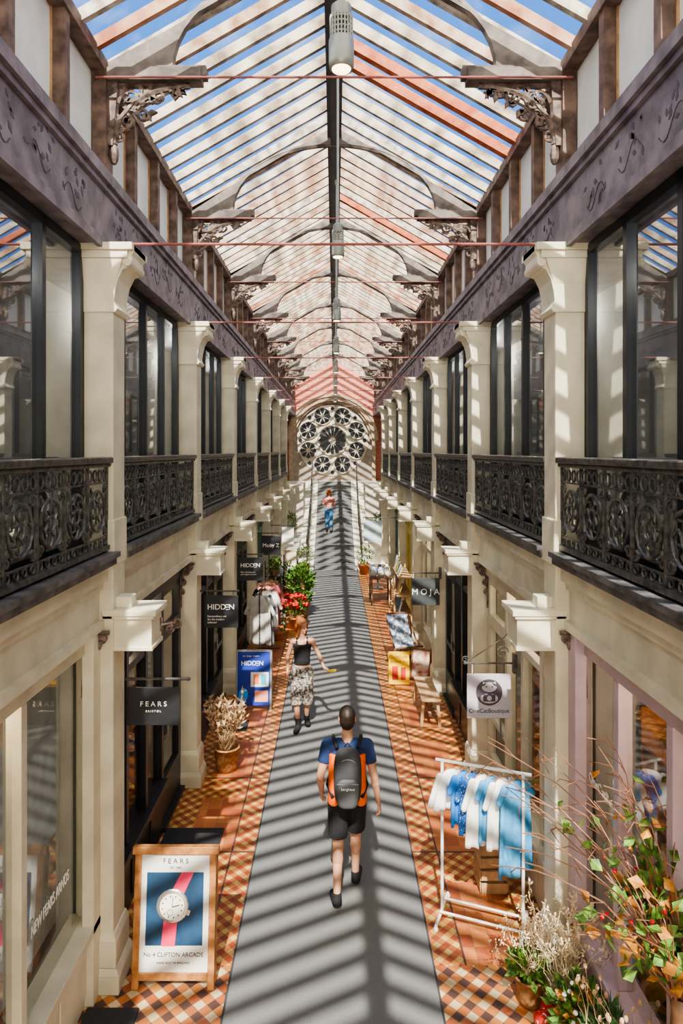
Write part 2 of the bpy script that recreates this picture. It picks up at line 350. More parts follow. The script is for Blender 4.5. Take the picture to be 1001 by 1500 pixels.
for k in range(8):
    t = T('pendant_lamp', ORD[k] + ' cylindrical grey pendant lamp from the camera, hung from the ridge', 'lamp', (.035, 3.4 + 3.3 * k, 6.2), group='ridge lamps')
    if lp is None:
        b = MB().lathe([(.012, .33), (.012, 2.1)], n=8); b.box(-.03, .03, -.03, .03, 2.0, 2.1); p1 = b.build('stem', steel, t)
        p2 = MB().lathe([(.06, .0), (.063, .03), (.063, .14), (.058, .15)], n=24).build('shade', steel, t, True)
        p5 = MB().lathe([(.05, .25), (.05, .31), (.015, .34)], n=24).build('cap', steel, t)
        b = MB()
        for q in range(20): a = 2 * pi * q / 20; b.box(.054 * cos(a) - .004, .054 * cos(a) + .004, .054 * sin(a) - .004, .054 * sin(a) + .004, .14, .26)
        for z in (.165, .19, .215, .24): b.tube([(.054 * cos(2 * pi * q / 20), .054 * sin(2 * pi * q / 20), z) for q in range(20)], .005, 4, True)
        p3 = b.build('cage', steel, t)
        MB().lathe([(.05, .004), (.045, -.006), (.001, -.008)], n=20).build('lens', lamp_on, p2)
        lp = (p1, p2, p3, p5)
    else:
        for p in lp: inst(p, t)

# ------------------------------------------------------------ columns
def col_parts(M, t):
    b = MB(M); b.box(1.76, 2.06, 0, .3, .3, 5.42); b.box(1.745, 2.06, -.015, .315, 3.38, 3.75); b.build('shaft', cream, t, bevel=.012)
    b = MB(M); b.box(1.7, 2.05, -.05, .35, 0, .14).frus((1.7, 2.05, -.05, .35), .14, (1.73, 2.05, -.03, .33), .2).box(1.73, 2.05, -.03, .33, .2, .4).frus((1.73, 2.05, -.03, .33), .4, (1.75, 2.03, -.01, .31), .46); b.build('plinth', cream, t, bevel=.008)
    b = MB(M)
    prof = [(2.05, 5.4), (1.74, 5.4), (1.72, 5.43), (1.74, 5.46), (1.75, 5.49), (1.74, 5.57), (1.72, 5.66), (1.68, 5.74), (1.65, 5.75), (1.63, 5.77), (1.605, 5.81), (1.61, 5.85), (1.59, 5.88), (1.59, 5.94), (2.05, 5.94)]
    b.prism(prof, 'y', -.015, .315)
    b.frus((1.745, 2.03, -.015, .315), 5.62, (1.67, 2.03, -.05, .34), 5.82); b.box(1.63, 2.03, -.06, .35, 5.82, 5.88).box(1.59, 2.03, -.075, .365, 5.88, 5.94)
    b.tube([(1.64, -.04, 5.795), (1.64, .34, 5.795)], .038, 10)
    b.build('capital', cream2, t, bevel=.006)
    b = MB(M); b.box(1.46, 1.8, .02, .34, 2.73, 2.98).box(1.42, 1.85, -.01, .37, 2.98, 3.03).box(1.44, 1.85, .0, .36, 2.955, 2.985).box(1.45, 1.8, .01, .35, 2.7, 2.735)
    b.box(1.64, 1.8, .08, .22, 3.03, 3.12)
    b.build('console', cream2, t, bevel=.006)
    b = MB(M)
    b.tube([(1.98 - .14 * (1 - cos(q * pi / 20)), -.04, 2.35 + .5 * sin(q * pi / 20)) for q in range(11)], .022, 6); b.tube([(1.96, -.04, 2.3), (1.96, -.04, 2.86), (1.78, -.04, 2.86)], .02, 6)
    for cx, cz, r in ((1.9, 2.76, .06), (1.93, 2.62, .04), (1.84, 2.81, .035), (1.94, 2.5, .03)): b.tube(spiral(cx, cz, r, .01, 1, 1.5, y=-.04), .016, 5)
    b.build('iron_bracket', ironb, t)
for s, sd in SIDES:
    M = FLIP if s < 0 else ID; pr = None
    for k in range(1, 8):
        t = T('pillar', 'cream square pillar with capital and console, %s from the camera on the %s side' % (ORD[k - 1], sd), 'pillar', (0, CY[k], 0), group='pillars on the %s side' % sd)
        if pr is None: col_parts(M, t); pr = kids(t)
        else:
            for p in pr: inst(p, t, None, [])
b = MB().tube([(0, 0, 0), (.1, 0, .02)], .012, 5).tube(spiral(.13, .02, .05, .01, 3, 1.4), .01, 5).tube(spiral(.07, -.03, .035, .01, 0, -1.4), .009, 5).tube([(0, 0, -.05), (0, 0, .06)], .012, 5)
o = b.build('scroll_finial', ironb); o.location = (-1.42, 5.6, 2.87); tag(o, 'small iron scroll finial on the end of the nearest left console', 'ornament')

# ------------------------------------------------------------ balcony railings, ledges, upper windows
def railing(M, t):
    b = MB(M); b.box(1.755, 1.875, .0, 3.0, .68, .73).box(1.775, 1.85, 0, 3.0, .65, .68); b.build('top_rail', iron, t, bevel=.01)
    b = MB(M); b.box(1.78, 1.84, 0, 3.0, 0, .035); b.build('bottom_rail', iron, t)
    b = MB(M); n = 7; w = 3.0 / n; X = 1.81
    def ring(cy, cz, r, rr, k=16): b.tube([(X, cy + r * cos(2 * pi * q / k), cz + r * sin(2 * pi * q / k)) for q in range(k)], rr, 5, True)
    for z in (.53, .1): b.tube([(X, 0, z), (X, 3, z)], .009, 4)
    for i in range(n + 1):
        y = min(max(i * w, .01), 2.99); b.box(X - .012, X + .012, y - .01, y + .01, 0, .65)
    for i in range(n):
        c = (i + .5) * w; ring(c, .315, .155, .012, 22); ring(c, .315, .05, .011, 12)
        for a in range(8): q = a * pi / 4; b.tube([(X, c + .05 * cos(q), .315 + .05 * sin(q)), (X, c + .1 * cos(q + .5), .315 + .1 * sin(q + .5)), (X, c + .148 * cos(q), .315 + .148 * sin(q))], .0095, 4)
        for sy in (-1, 1):
            for sz in (-1, 1): b.tube(spiral(c + sy * .165, .315 + sz * .16, .045, .008, 0, 1.3 * sy * sz, 12, X, 'x'), .0105, 4)
        for q in range(4): ring(c - w / 2 + w * (q + .5) / 4, .585, .042, .009, 10); ring(c - w / 2 + w * (q + .5) / 4, .065, .026, .008, 8)
    b.build('scrollwork', iron, t)
def upper_window(M, t):
    b = MB(M)
    for q in range(5):
        y = q * .75; b.box(1.99, 2.06, max(y - .03, 0), min(y + .03, 3.0), 0, 2.42)
    b.box(1.99, 2.06, 0, .08, 0, 2.42).box(1.99, 2.06, 2.92, 3.0, 0, 2.42)
    b.box(1.99, 2.06, 0, 3, 0, .1).box(1.99, 2.06, 0, 3, 2.35, 2.42); f = b.build('window_frame', navy, t)
    b = MB(M); b.add([(2.03, 0, .05), (2.03, 3, .05), (2.03, 3, 2.4), (2.03, 0, 2.4)], [(0, 1, 2, 3)]); b.build('window_pane', glass_win, f)
wn = 1; NB = 7
ledge_m = mat('ledge_paint', (.075, .07, .074), .5, var=.3, scale=8, c2=(.16, .15, .15))
for s, sd in SIDES:
    M = FLIP if s < 0 else ID; pr = None; pw = None
    L_ = MB(M)
    for k in range(0, NB):
        y = CY[k] + .3; L_.box(1.70, 2.2, y, y + 3, 3.46, 3.5).box(1.73, 2.2, y, y + 3, 3.4, 3.46)
    S(L_.build('trim_%d' % (1 if s < 0 else 2), ledge_m), 'dark moulded ledge under the %s balcony railings' % sd)
    for k in range(0, NB):
        y = CY[k] + .3
        t = T('balcony_railing', 'black cast iron scrollwork balcony railing, %s from the camera on the %s side' % (ORD[k], sd), 'railing', (0, y, 3.52), group='balcony railings on the %s side' % sd)
        if pr is None: railing(M, t); pr = kids(t)
        else:
            for p in pr: inst(p, t, None, [])
        t = SE('window_%d' % wn, (0, y, 3.5), 'dark framed upper window, %s from the camera on the %s side' % (ORD[k], sd)); wn += 1
        if pw is None: upper_window(M, t); pw = kids(t)
        else:
            for p in pw: inst(p, t)

# ------------------------------------------------------------ ground shopfronts
dn = 1
FR_L = [cream, blackp, blackp, blackp, greenp, cream, cream]
FR_R = [lilac, cream, blackp, cream, yellowp, greenp, cream]
for s, sd in SIDES:
    M = FLIP if s < 0 else ID
    for k in range(0, 7):
        y = CY[k] + .3; m = (FR_L if s < 0 else FR_R)[k]; door = k > 0
        dy = 1.05 if door else 0
        t = SE('window_%d' % wn, (0, y, 0), 'shop window on the %s side, %s from the camera' % (sd, ORD[k])); wn += 1
        a, e = (0, 3.0 - dy)
        b = MB(M); b.box(1.93, 2.1, a, e, 0, .55); n = 3 if door else 4; w = (e - a) / n
        for i in range(n): b.box(1.915, 1.93, a + i * w + .1, a + (i + 1) * w - .1, .1, .45)
        b.build('stall_riser', m, t, bevel=.006)
        b = MB(M); b.box(1.86, 2.1, a, e, .55, .62).box(1.93, 2.03, a, 3.0, 2.72, 2.9)
        if door: b.box(1.94, 2.02, a, e, 2.2, 2.27)
        for yy in ([a + i * w for i in range(n + 1)] if (door or s > 0) else [0, .93, 1.82, 3.0]): b.box(1.93, 2.03, max(yy - .04, 0), min(yy + .04, e), .62, 2.72)
        if k == 0: b.box(1.86, 1.95, 2.84, 3.0, .0, 2.9)
        f = b.build('window_frame', m, t, bevel=.006)
        b = MB(M); b.add([(1.99, a, .6), (1.99, e, .6), (1.99, e, 2.75), (1.99, a, 2.75)], [(0, 1, 2, 3)]); b.build('window_pane', glass_shop, f)
        if door:
            d = SE('door_%d' % dn, (0, y + e, 0), 'shop door on the %s side, %s from the camera' % (sd, ORD[k])); dn += 1
            b = MB(M); b.box(1.96, 2.03, .03, .16, .05, 2.72).box(1.96, 2.03, .9, 1.03, .05, 2.72).box(1.96, 2.03, .16, .9, .05, .5).box(1.96, 2.03, .16, .9, 2.1, 2.25).box(1.96, 2.03, .16, .9, 2.62, 2.72).box(1.96, 2.03, .16, .9, .95, 1.02); b.box(1.9, 2.1, 0, 1.05, 0, .05); lf = b.build('door_leaf', m, d)
            b = MB(M); b.add([(2.0, .1, .4), (2.0, .95, .4), (2.0, .95, 2.7), (2.0, .1, 2.7)], [(0, 1, 2, 3)]); b.build('door_glass', glass_shop, lf)
            b = MB(M); b.tube([(1.95, .2, 1.0), (1.92, .2, 1.02), (1.92, .2, 1.3), (1.95, .2, 1.32)], .012, 6); b.build('door_handle', steel, lf)
goodsc = [C_('g%d' % i, c, var=.2) for i, c in enumerate([(.5, .1, .06), (.7, .6, .4), (.1, .2, .35), (.75, .75, .7), (.15, .3, .15), (.6, .35, .08), (.05, .05, .06)])]
t = T('backing_panel', 'pale grey backing panel added inside the near left shop window', 'panel', (-2.2, 2.5, .62)); MB().box(-.02, .02, 0, 2.9, 0, 2.1).build('backing', mat('pale_grey_panel', (.42, .43, .41), .7), t); MB().box(.02, .035, 0, 2.9, 2.02, 2.1).build('rim', cream2, t)  # pale panel added to make the interior behind this window lighter
for s, sd in SIDES:
    for k in range(0, 4):
        y = CY[k] + .4
        l = bpy.data.lights.new('shop_fill', 'POINT'); l.energy = 20; l.color = (1, .8, .55); l.shadow_soft_size = .1; lo = bpy.data.objects.new('shop_fill', l); COL.objects.link(lo); lo.location = (s * 2.3, y + 1.4, 2.7)  # unseen point light added to brighten the shop interior
        if s < 0 and k == 0: lo.location = (-2.1, y + 1.4, 2.7); l.energy = 8
        l2 = bpy.data.objects.new('room_light', bpy.data.lights.new('room_light', 'POINT')); l2.data.energy = 20; l2.data.color = (.95, .92, .85); COL.objects.link(l2); l2.location = (s * 2.5, y + 1.4, 5.7)  # unseen point light added to lighten the room behind the upper window
        if s < 0 and k == 0: continue
        t = T('display_shelf', 'wooden display shelf inside the shop on the %s side, %s from the camera' % (sd, ORD[k]), 'shelf', (s * 2.55, y, 0))
        b = MB()
        for z in (.5, 1.0, 1.5, 2.0): b.box(-.15, .17, 0, 2.8, z, z + .03)
        b.box(-.15, .17, -.02, 0, 0, 2.3).box(-.15, .17, 2.8, 2.82, 0, 2.3); b.build('shelf_board', wood, t)
        for z in (.53, 1.03, 1.53, 2.03):
            yy = .1
            while yy < 2.6:
                w = R.uniform(.1, .22); h = R.uniform(.12, .36); b = MB(); rr = w / 2
                vase = R.random() < .5
                b.lathe([(rr * .7, 0), (rr, h * .15), (rr * .95, h * .6), (rr * .5, h * .8), (rr * .55, h)], (0, 0, 0), 10) if vase else b.frus((-.1, .12, -w / 2, w / 2), 0, (-.07, .1, -w / 2 + .01, w / 2 - .01), h)
                o = b.build('vase' if vase else 'box', R.choice(goodsc)); o.location = (s * 2.55, y + yy + w / 2, z + .001)
                tag(o, 'small %s on the display shelf of the %s %s shop' % ('vase' if vase else 'box', ORD[k], sd), 'vase' if vase else 'box', 'small %s on the display shelf of the %s %s shop' % ('vases' if vase else 'boxes', ORD[k], sd)); yy += w + R.uniform(.1, .3)

# ------------------------------------------------------------ end wall with rose window
ew = S(MB().prism([(-2.9, 0), (2.9, 0), (2.9, 7.5), (0, 8.9), (-2.9, 7.5)], 'y', EY, EY + .3).build('wall_end', brick), 'salmon brick gable wall at the far end')
cx, cz = -.09, 4.78
def ringp(r0, r1, y0, y1, mb, c=(cx, cz), a0=0., a1=2 * pi, n=48):
    for i in range(n):
        t0 = a0 + (a1 - a0) * i / n; t1 = a0 + (a1 - a0) * (i + 1) / n
        mb.prism([(c[0] + r0 * cos(t0), c[1] + r0 * sin(t0)), (c[0] + r1 * cos(t0), c[1] + r1 * sin(t0)), (c[0] + r1 * cos(t1), c[1] + r1 * sin(t1)), (c[0] + r0 * cos(t1), c[1] + r0 * sin(t1))], 'y', y0, y1)
b = MB(); ringp(1.84, 2.02, EY - .3, EY, b, a0=0, a1=pi); ringp(1.74, 1.84, EY - .2, EY, b, a0=0, a1=pi); ringp(2.02, 2.14, EY - .36, EY, b, a0=0, a1=pi)
b.box(cx - 2.02, cx - 1.84, EY - .3, EY, 2.89, cz).box(cx + 1.84, cx + 2.02, EY - .3, EY, 2.89, cz); b.build('arch_moulding', stone, ew)
MB().box(-1.95, 1.77, EY - .06, EY, 2.5, cz).prism([(cx + 1.78 * cos(pi * i / 24), cz + 1.78 * sin(pi * i / 24)) for i in range(25)], 'y', EY - .06, EY).build('arch_infill', gstone, ew)
rw = SE('window_%d' % wn, (0, 0, 0), 'round stone rose window with eight rosettes in the end wall'); wn += 1
tr = MB(); vd = MB()
tr.prism([(cx + 1.66 * cos(2 * pi * i / 48), cz + 1.66 * sin(2 * pi * i / 48)) for i in range(48)], 'y', EY - .09, EY - .06)
def petals(c, R0, n, tr, vd):
    ringp(R0 * .92, R0, EY - .16, EY - .09, tr, c, n=24)
    for i in range(n):
        a = 2 * pi * i / n; da = pi / n * .86
        p = [(c[0] + R0 * .22 * cos(a - .1), c[1] + R0 * .22 * sin(a - .1)), (c[0] + R0 * .8 * cos(a - da), c[1] + R0 * .8 * sin(a - da)), (c[0] + R0 * .92 * cos(a), c[1] + R0 * .92 * sin(a)), (c[0] + R0 * .8 * cos(a + da), c[1] + R0 * .8 * sin(a + da)), (c[0] + R0 * .22 * cos(a + .1), c[1] + R0 * .22 * sin(a + .1))]
        vd.prism(p, 'y', EY - .12, EY - .1)
petals((cx, cz), .72, 16, tr, vd)
for i in range(8):
    a = pi / 8 + i * pi / 4; petals((cx + 1.22 * cos(a), cz + 1.22 * sin(a)), .42, 8, tr, vd)
    a = i * pi / 4; vd.prism([(cx + 1.5 * cos(a) + .09 * cos(q * pi / 4), cz + 1.5 * sin(a) + .09 * sin(q * pi / 4)) for q in range(8)], 'y', EY - .12, EY - .08)
tr.build('tracery', mat('tracery_stone', (.56, .5, .42), .8, var=.12), rw); vd.build('dark_opening', void, rw)

# ------------------------------------------------------------ stairs
st = MB(); cp = MB(); z = 0; y = 24.5
for i in range(7):
    st.box(-1.3, 1.3, y, 28.6, z, z + .17); cp.box(-.75, .75, y - .008, y + .5, z, z + .178); z += .17; y += .5
cp.box(-.75, .75, y, y + .6, z - .17, z + .008); y += .6
for i in range(10):
    st.box(-1.3, 1.3, y, EY, z, z + .17); cp.box(-.75, .75, y - .008, y + .26, z, z + .178); z += .17; y += .26
S(st.build('floor_stairs', pstone), 'pale stone stairs rising to the far end')
tag(cp.build('stair_carpet', carpet_m), 'grey carpet covering the far stairs', 'carpet')
S(MB().box(-2.7, -1.3, YH, 28.6, 0, .9).box(1.3, 2.7, YH, 28.6, 0, .9).box(-2.7, -1.3, 28.6, EY, 0, 2.89).box(1.3, 2.7, 28.6, EY, 0, 2.89).build('floor_terrace', mat('terrace_stone', (.55, .5, .42), .8)), 'raised stone terraces beside the far stairs')
for s, sd in SIDES:
    t = T('stair_railing', 'dark iron handrail on the %s side of the far stairs' % sd, 'railing', (s * 1.0, 0, 0))
    MB().tube([(0, 24.6, .95), (0, 28.1, 2.1), (0, 28.6, 2.1), (0, 31.2, 3.8)], .03, 6).build('handrail', iron, t)
    b = MB()
    for i in range(24):
        y = 24.7 + i * .28; zb = min(1.19, .17 * (int((y - 24.5) / .5) + 1)) if y < 28.6 else 1.19 + .17 * (int((y - 28.6) / .26) + 1)
        b.tube([(0, y, zb), (0, y, zb + .85)], .012, 4)
    b.build('baluster', iron, t)

# ------------------------------------------------------------ hanging signs
def hang_sign(s, d, x0, x1, z0, z1, m, label, lines, armz, name='hanging_sign', tm=txt_w, armx=None, scroll=False, hid=None):
    cx_ = (x0 + x1) / 2
    t = T(name, label, 'sign', (cx_, d, z0)); w = abs(x1 - x0) / 2; h = z1 - z0
    bd = MB().box(-w, w, -.012, .012, 0, h).build('sign_board', m, t, bevel=.003)
    xa = (s * 1.85) - cx_; xb = (armx if armx is not None else x0 if s > 0 else x1) - cx_
    za = armz - z0
    b = MB().tube([(xa, 0, za), (xb, 0, za)], .009 if scroll else .012, 8).ell((xb, 0, za), .018, .018, .018, 8, 6); b.box(xa - .02, xa + .02, -.03, .03, za - .1, za + .1)
    for q in (-.7, .7): b.tube([(w * q, 0, za), (w * q, 0, h)], .005, 5)
    if scroll:
        b.tube([(xa, 0, za + .4), (xa - s * .1, 0, za + .27), (xb, 0, za)], .005, 5); b.tube(spiral(xa - s * .13, za + .11, .07, .012, 0, 1.5), .005, 5); b.tube(spiral(xb, za + .04, .035, .008, 0, 1.3), .005, 5)
    b.build('bracket_arm', iron, t)
    if hid: hidden(hid[0], 0, -.0135, hid[1], bd)
    for body, size, dx, dz in lines: text(body, size, (dx, -.0135, dz), FR, tm, bd)
    return bd
hang_sign(-1, 5.8, -1.76, -1.31, 1.97, 2.29, blackp, 'black hanging sign lettered FEARS on the nearest left pillar', [('F E A R S', .06, 0, .18), ('B R I S T O L', .024, 0, .12)], 2.36, armx=-1.24)
hang_sign(-1, 8.95, -1.70, -1.26, 1.98, 2.4, blackp, 'larger black hanging sign reading HIDDEN with a smaller tagline, on the second left pillar', [('Extraordinary art', .035, -.06, .15), ('for the modern', .035, -.07, .11), ('collector', .035, -.12, .07)], 2.46, hid=(.1, .27))
hang_sign(-1, 12.25, -1.72, -1.28, 1.97, 2.38, blackp, 'smaller black hanging sign reading HIDDEN on the third left pillar', [('New development', .035, -.05, .15), ('and original artwork', .035, -.04, .11)], 2.44, hid=(.1, .27))
hang_sign(-1, 15.55, -1.67, -1.22, 1.92, 2.36, blackp, 'black hanging sign with pale script lettering on the fourth left pillar', [('Moby Z', .12, 0, .22)], 2.42)
hang_sign(-1, 18.85, -1.45, -1.12, 1.72, 2.18, whitec, 'white square hanging sign on the fifth left pillar', [('ART', .1, 0, .28), ('gallery', .06, 0, .15)], 2.24, tm=txt_d)
cat = hang_sign(1, 7.0, 1.36, 1.81, 1.56, 2.01, C_('lilacboard', (.5, .45, .5), var=.04), 'pale lilac hanging sign with a dark round cat and camera emblem', [('OneCatBoutique', .06, 0, .075)], 2.12, tm=txt_d, armx=1.34, scroll=True)
dk = C_('emblemdark', (.08, .06, .08), var=.05); ltp = C_('emblemlight', (.5, .45, .49), var=.04)
MB().prism([(.135 * cos(a * pi / 20), .265 + .135 * sin(a * pi / 20)) for a in range(40)], 'y', -.016, -.012).build('emblem_ground', dk, cat)
b = MB().prism([(.075 * cos(a * pi / 16), .32 + .05 * sin(a * pi / 16)) for a in range(32)], 'y', -.02, -.016).prism([(-.072, .325), (-.062, .378), (-.03, .355)], 'y', -.02, -.016).prism([(.072, .325), (.062, .378), (.03, .355)], 'y', -.02, -.016).prism([(.09 * cos(a * pi / 16), .205 + .05 * sin(a * pi / 16)) for a in range(32)], 'y', -.0195, -.016); b.build('emblem', ltp, cat)
b = MB().box(-.062, .062, -.024, -.0205, .175, .245).box(-.02, .02, -.024, -.0205, .245, .26)
for q in (-1, 1): b.prism([(q * .03 + .008 * cos(a * pi / 6), .325 + .008 * sin(a * pi / 6)) for a in range(12)], 'y', -.023, -.018)
b.build('emblem_camera', dk, cat)
MB().prism([(.025 * cos(a * pi / 8), .21 + .025 * sin(a * pi / 8)) for a in range(16)], 'y', -.028, -.0245).build('emblem_lens', ltp, cat)
hang_sign(1, 11.93, 1.35, 1.84, 1.6, 2.07, C_('charcoalboard', (.05, .055, .06)), 'charcoal hanging sign reading MOJA', [('M O J A', .145, 0, .23)], 2.16)
hang_sign(1, 17.5, .75, 1.22, 1.98, 2.5, C_('paleblue', (.5, .6, .64)), 'plain pale blue hanging sign far along on the right', [], 2.58, tm=txt_d)
l1 = text('NEW FEARS ARNOS', .115, (-1.975, 4.76, 1.15), (pi / 2, 0, pi / 2), txt_w, None, name='shop_lettering'); tag(l1, 'white lettering NEW FEARS ARNOS on the near left shop window', 'lettering'); l1.scale = (.62, 1, 1)
l2 = text('OneCatBoutique', .1, (1.975, 4.95, 1.78), (pi / 2, 0, -pi / 2), txt_w, None, name='shop_lettering'); tag(l2, 'white lettering OneCatBoutique on the near right shop window', 'lettering')

# ------------------------------------------------------------ A-boards
t = T('poster_easel', 'wooden framed poster board with a red strapped watch, beside the nearest left pillar', 'sandwich board', (-1.29, 5.45, 0), rx=-.12)
w = .33
b = MB().box(-w, -w + .055, -.02, .02, 0, 1.06).box(w - .055, w, -.02, .02, 0, 1.06).box(-w - .02, w + .02, -.03, .03, 1.02, 1.08).box(-w + .055, w - .055, -.02, .02, .07, .13); b.build('frame', wood, t, bevel=.006)
MB().box(-w, -w + .04, .06, .09, 0, 1.0).build('back_leg', wood, t); MB().box(w - .04, w, .06, .09, 0, 1.0).build('back_leg', wood, t)
ps = MB().box(-w + .055, w - .055, -.01, .01, .13, 1.02).build('poster', C_('poster', (.7, .67, .63), var=.03), t)
MB().box(-.23, .23, -.014, -.01, .33, .88).build('picture_ground', C_('posterblue', (.012, .05, .11), var=.3), ps)
MB().prism([(-.1, .33), (.01, .33), (.03, .58), (.055, .68), (.15, .88), (.05, .88), (-.05, .7), (-.08, .58)], 'y', -.02, -.014).build('watch_strap', C_('strap', (.75, .04, .12)), ps)
MW = Matrix.Translation((-.015, -.02, .63)) @ Matrix.Rotation(pi / 2, 4, 'X') @ Matrix.Rotation(-.35, 4, 'Z')
MB(MW).lathe([(.125, -.004), (.13, .004), (.12, .012), (.105, .014)], n=32).box(.12, .15, -.02, .02, 0, .01).build('watch_case', C_('chrome', (.6, .58, .55), metal=.8, rough=.25), ps)
MB(MW).lathe([(.1, .013), (.1, .016)], n=32).build('watch_dial', C_('dial', (.8, .76, .66), var=.02), ps)
b = MB(MW)
for i in range(12): a = i * pi / 6; b.prism([(.08 * cos(a) - .005, .08 * sin(a) - .005), (.08 * cos(a) + .005, .08 * sin(a) - .005), (.08 * cos(a) + .005, .08 * sin(a) + .005), (.08 * cos(a) - .005, .08 * sin(a) + .005)], 'z', .016, .018)
b.tube([(0, 0, .018), (.05, .035, .018)], .004, 4).tube([(0, 0, .018), (-.02, .07, .018)], .003, 4).tube([(.022 * cos(q * pi / 8), -.045 + .022 * sin(q * pi / 8), .017) for q in range(16)], .002, 4, True); b.build('watch_hands', txt_d, ps)
text('F E A R S', .055, (0, -.012, .965), FR, txt_d, ps); text('EST. 1846', .022, (0, -.012, .915), FR, txt_d, ps); text('No 4 CLIFTON ARCADE', .045, (0, -.012, .26), FR, txt_d, ps); text('HAND BUILT IN ENGLAND', .022, (0, -.012, .2), FR, txt_d, ps)

t = T('poster_board', 'blue A-frame board with white HIDDEN lettering and small pictures', 'sandwich board', (-1.34, 11.3, 0), rx=-.1); w = .3
blue = C_('boardblue', (.015, .04, .33), var=.1)
b = MB().box(-w, -w + .03, -.02, .02, 0, .98).box(w - .03, w, -.02, .02, 0, .98).box(-w, w, -.02, .02, .95, .98); b.build('frame', steel, t); ps = MB().box(-w + .03, w - .03, -.01, .01, .08, .95).build('poster', blue, t)
for q in (-w, w - .03): MB().box(q, q + .03, .1, .13, 0, .95).build('back_leg', steel, t)
hidden(.105, -.02, -.012, .76, ps)
text('art  design  objects', .035, (-.05, -.012, .88), FR, txt_w, ps)
def pic(x0, x1, z0, z1, c, n, d=0): MB().box(x0, x1, -.014 - d, -.01, z0, z1).build('picture', C_(n, c), ps)
pic(-.05, .25, .38, .62, (.75, .75, .72), 'pic1'); pic(.0, .09, .42, .58, (.75, .2, .08), 'pic2', .003); pic(.12, .21, .42, .58, (.05, .4, .5), 'pic2b', .003); pic(.02, .24, .14, .32, (.85, .35, .25), 'pic4'); MB().ell((-.17, -.012, .25), .08, .004, .11).build('picture', C_('pic3', (.02, .3, .8)), ps)

t = T('sandwich_board', 'small yellow A-board by the bench', 'sandwich board', (1.19, 12.5, 0), rx=-.15); w = .19
fb = MB().box(-w, w, -.015, .015, .02, .6).build('front_board', C_('boardyellow', (.9, .55, .01)), t, bevel=.004); MB().box(-w, w, .12, .14, 0, .57).build('back_board', C_('boardyellow', (1, 1, 1)), t)
tr_m = C_('textred', (.5, .03, .02))
text('Sunshine', .085, (0, -.017, .51), FR, tr_m, fb); text('Brunch Art', .072, (0, -.017, .42), FR, tr_m, fb); MB().box(-.13, -.02, -.018, -.014, .1, .34).build('picture', tr_m, fb); MB().box(.03, .12, -.018, -.014, .1, .32).build('picture', tr_m, fb)

def doormat(x0, x1, y0, y1, label): tag(MB().box(x0, x1, y0, y1, 0, .02).build('door_mat', mat_black, bevel=.006), label, 'door mat')
doormat(-1.9, -1.5, 4.6, 5.25, 'black door mat at the foot of the near left shop window')
doormat(-1.9, -1.25, 7.25, 7.75, 'black door mat between the watch poster and the dried flowers')
doormat(-1.75, -1.35, 10.45, 10.85, 'small black door mat in front of the blue board')
t = T('bench', 'rustic wooden bench standing along the right wall', 'bench', (1.5, 11.1, 0))
MB().box(-.15, .15, -.55, .55, .41, .45).build('seat', pine, t, bevel=.008)
for yy in (-.45, .45):
    for xx in (-.11, .11): MB().frus((xx * 1.3 - .022, xx * 1.3 + .022, yy - .022, yy + .022), 0, (xx - .022, xx + .022, yy - .022, yy + .022), .41).build('leg', pine, t)
MB().box(-.02, .02, -.45, .45, .14, .18).build('stretcher', pine, t)

# ------------------------------------------------------------ garments
def garment(name, loc, rz, m, label, w=.15, L=.42, sleeve=.2, group='clothes on the white rail'):
    t = T(name, label, 'garment', loc, rz, group)
    MB().tube([(0, 0, 0), (.012, 0, .025), (0, 0, .04), (-.014, 0, .03)], .003, 4).tube([(-w * .8, 0, -.07), (0, 0, 0), (w * .8, 0, -.07)], .005, 5).build('hanger', wood, t)
    rings = []; n = 36; ph = R.uniform(0, 6)
    for i in range(14):
        f = i / 13; z = -.03 - f * L
        rx = w * (.35 + .65 * min(1, f * 6)) * (1 + .2 * f); ry = .018 + .02 * min(1, f * 3)
        rings.append([(rx * cos(2 * pi * j / n), ry * sin(2 * pi * j / n) * (1 + .6 * f * sin(j * 1.9)) + .02 * f * sin(6 * cos(2 * pi * j / n) + ph + f), z + .012 * f * sin(j * .9)) for j in range(n)])
    MB().loft(rings).build('cloth', m, t, True)
    if sleeve:
        for q in (-1, 1): MB().cap((q * w * .75, 0, -.08), (q * (w + sleeve * .3), -.01, -.08 - sleeve), .042, .034, .5).build('sleeve', m, t, True)
    return t
ra = math.atan2(-.27, .68)
t = T('clothes_rail', 'white metal clothes rail on two feet, holding baby clothes', 'clothes rail', (1.0, 6.33, 0), rz=ra)
MB().tube([(-.06, 0, 1.43), (.8, 0, 1.43)], .014, 8).build('top_rail', white, t)
for xx in (0, .73):
    MB().tube([(xx, 0, .05), (xx, 0, 1.43)], .014, 8).build('post', white, t); ft = MB().tube([(xx, -.25, .05), (xx, .25, .05)], .014, 8).build('foot', white, t)
    for yy in (-.25, .25): MB().ell((xx, yy, .025), .022, .022, .025, 8, 6).build('caster', white, ft)
for yy in (-.1, .1): MB().tube([(0, yy, .09), (.73, yy, .09)], .011, 6).build('lower_bar', white, t)
gl = [(.07, whitec, 'white knitted baby jumper, first on the white rail', .15, .34, .22), (.19, bluec, 'blue baby romper next to the white jumper', .12, .46, .1), (.27, blueflor, 'dark blue printed baby top on the white rail', .12, .52, .14), (.36, whitec, 'white long baby shirt in the middle of the rail', .14, .62, .2), (.45, denim, 'light blue baby shirt between the two white shirts', .13, .56, .1), (.54, whitec, 'second white baby shirt, next to the denim dress', .14, .6, .16), (.66, denim, 'light denim blue dress at the pillar end of the rail', .16, .82, .1)]
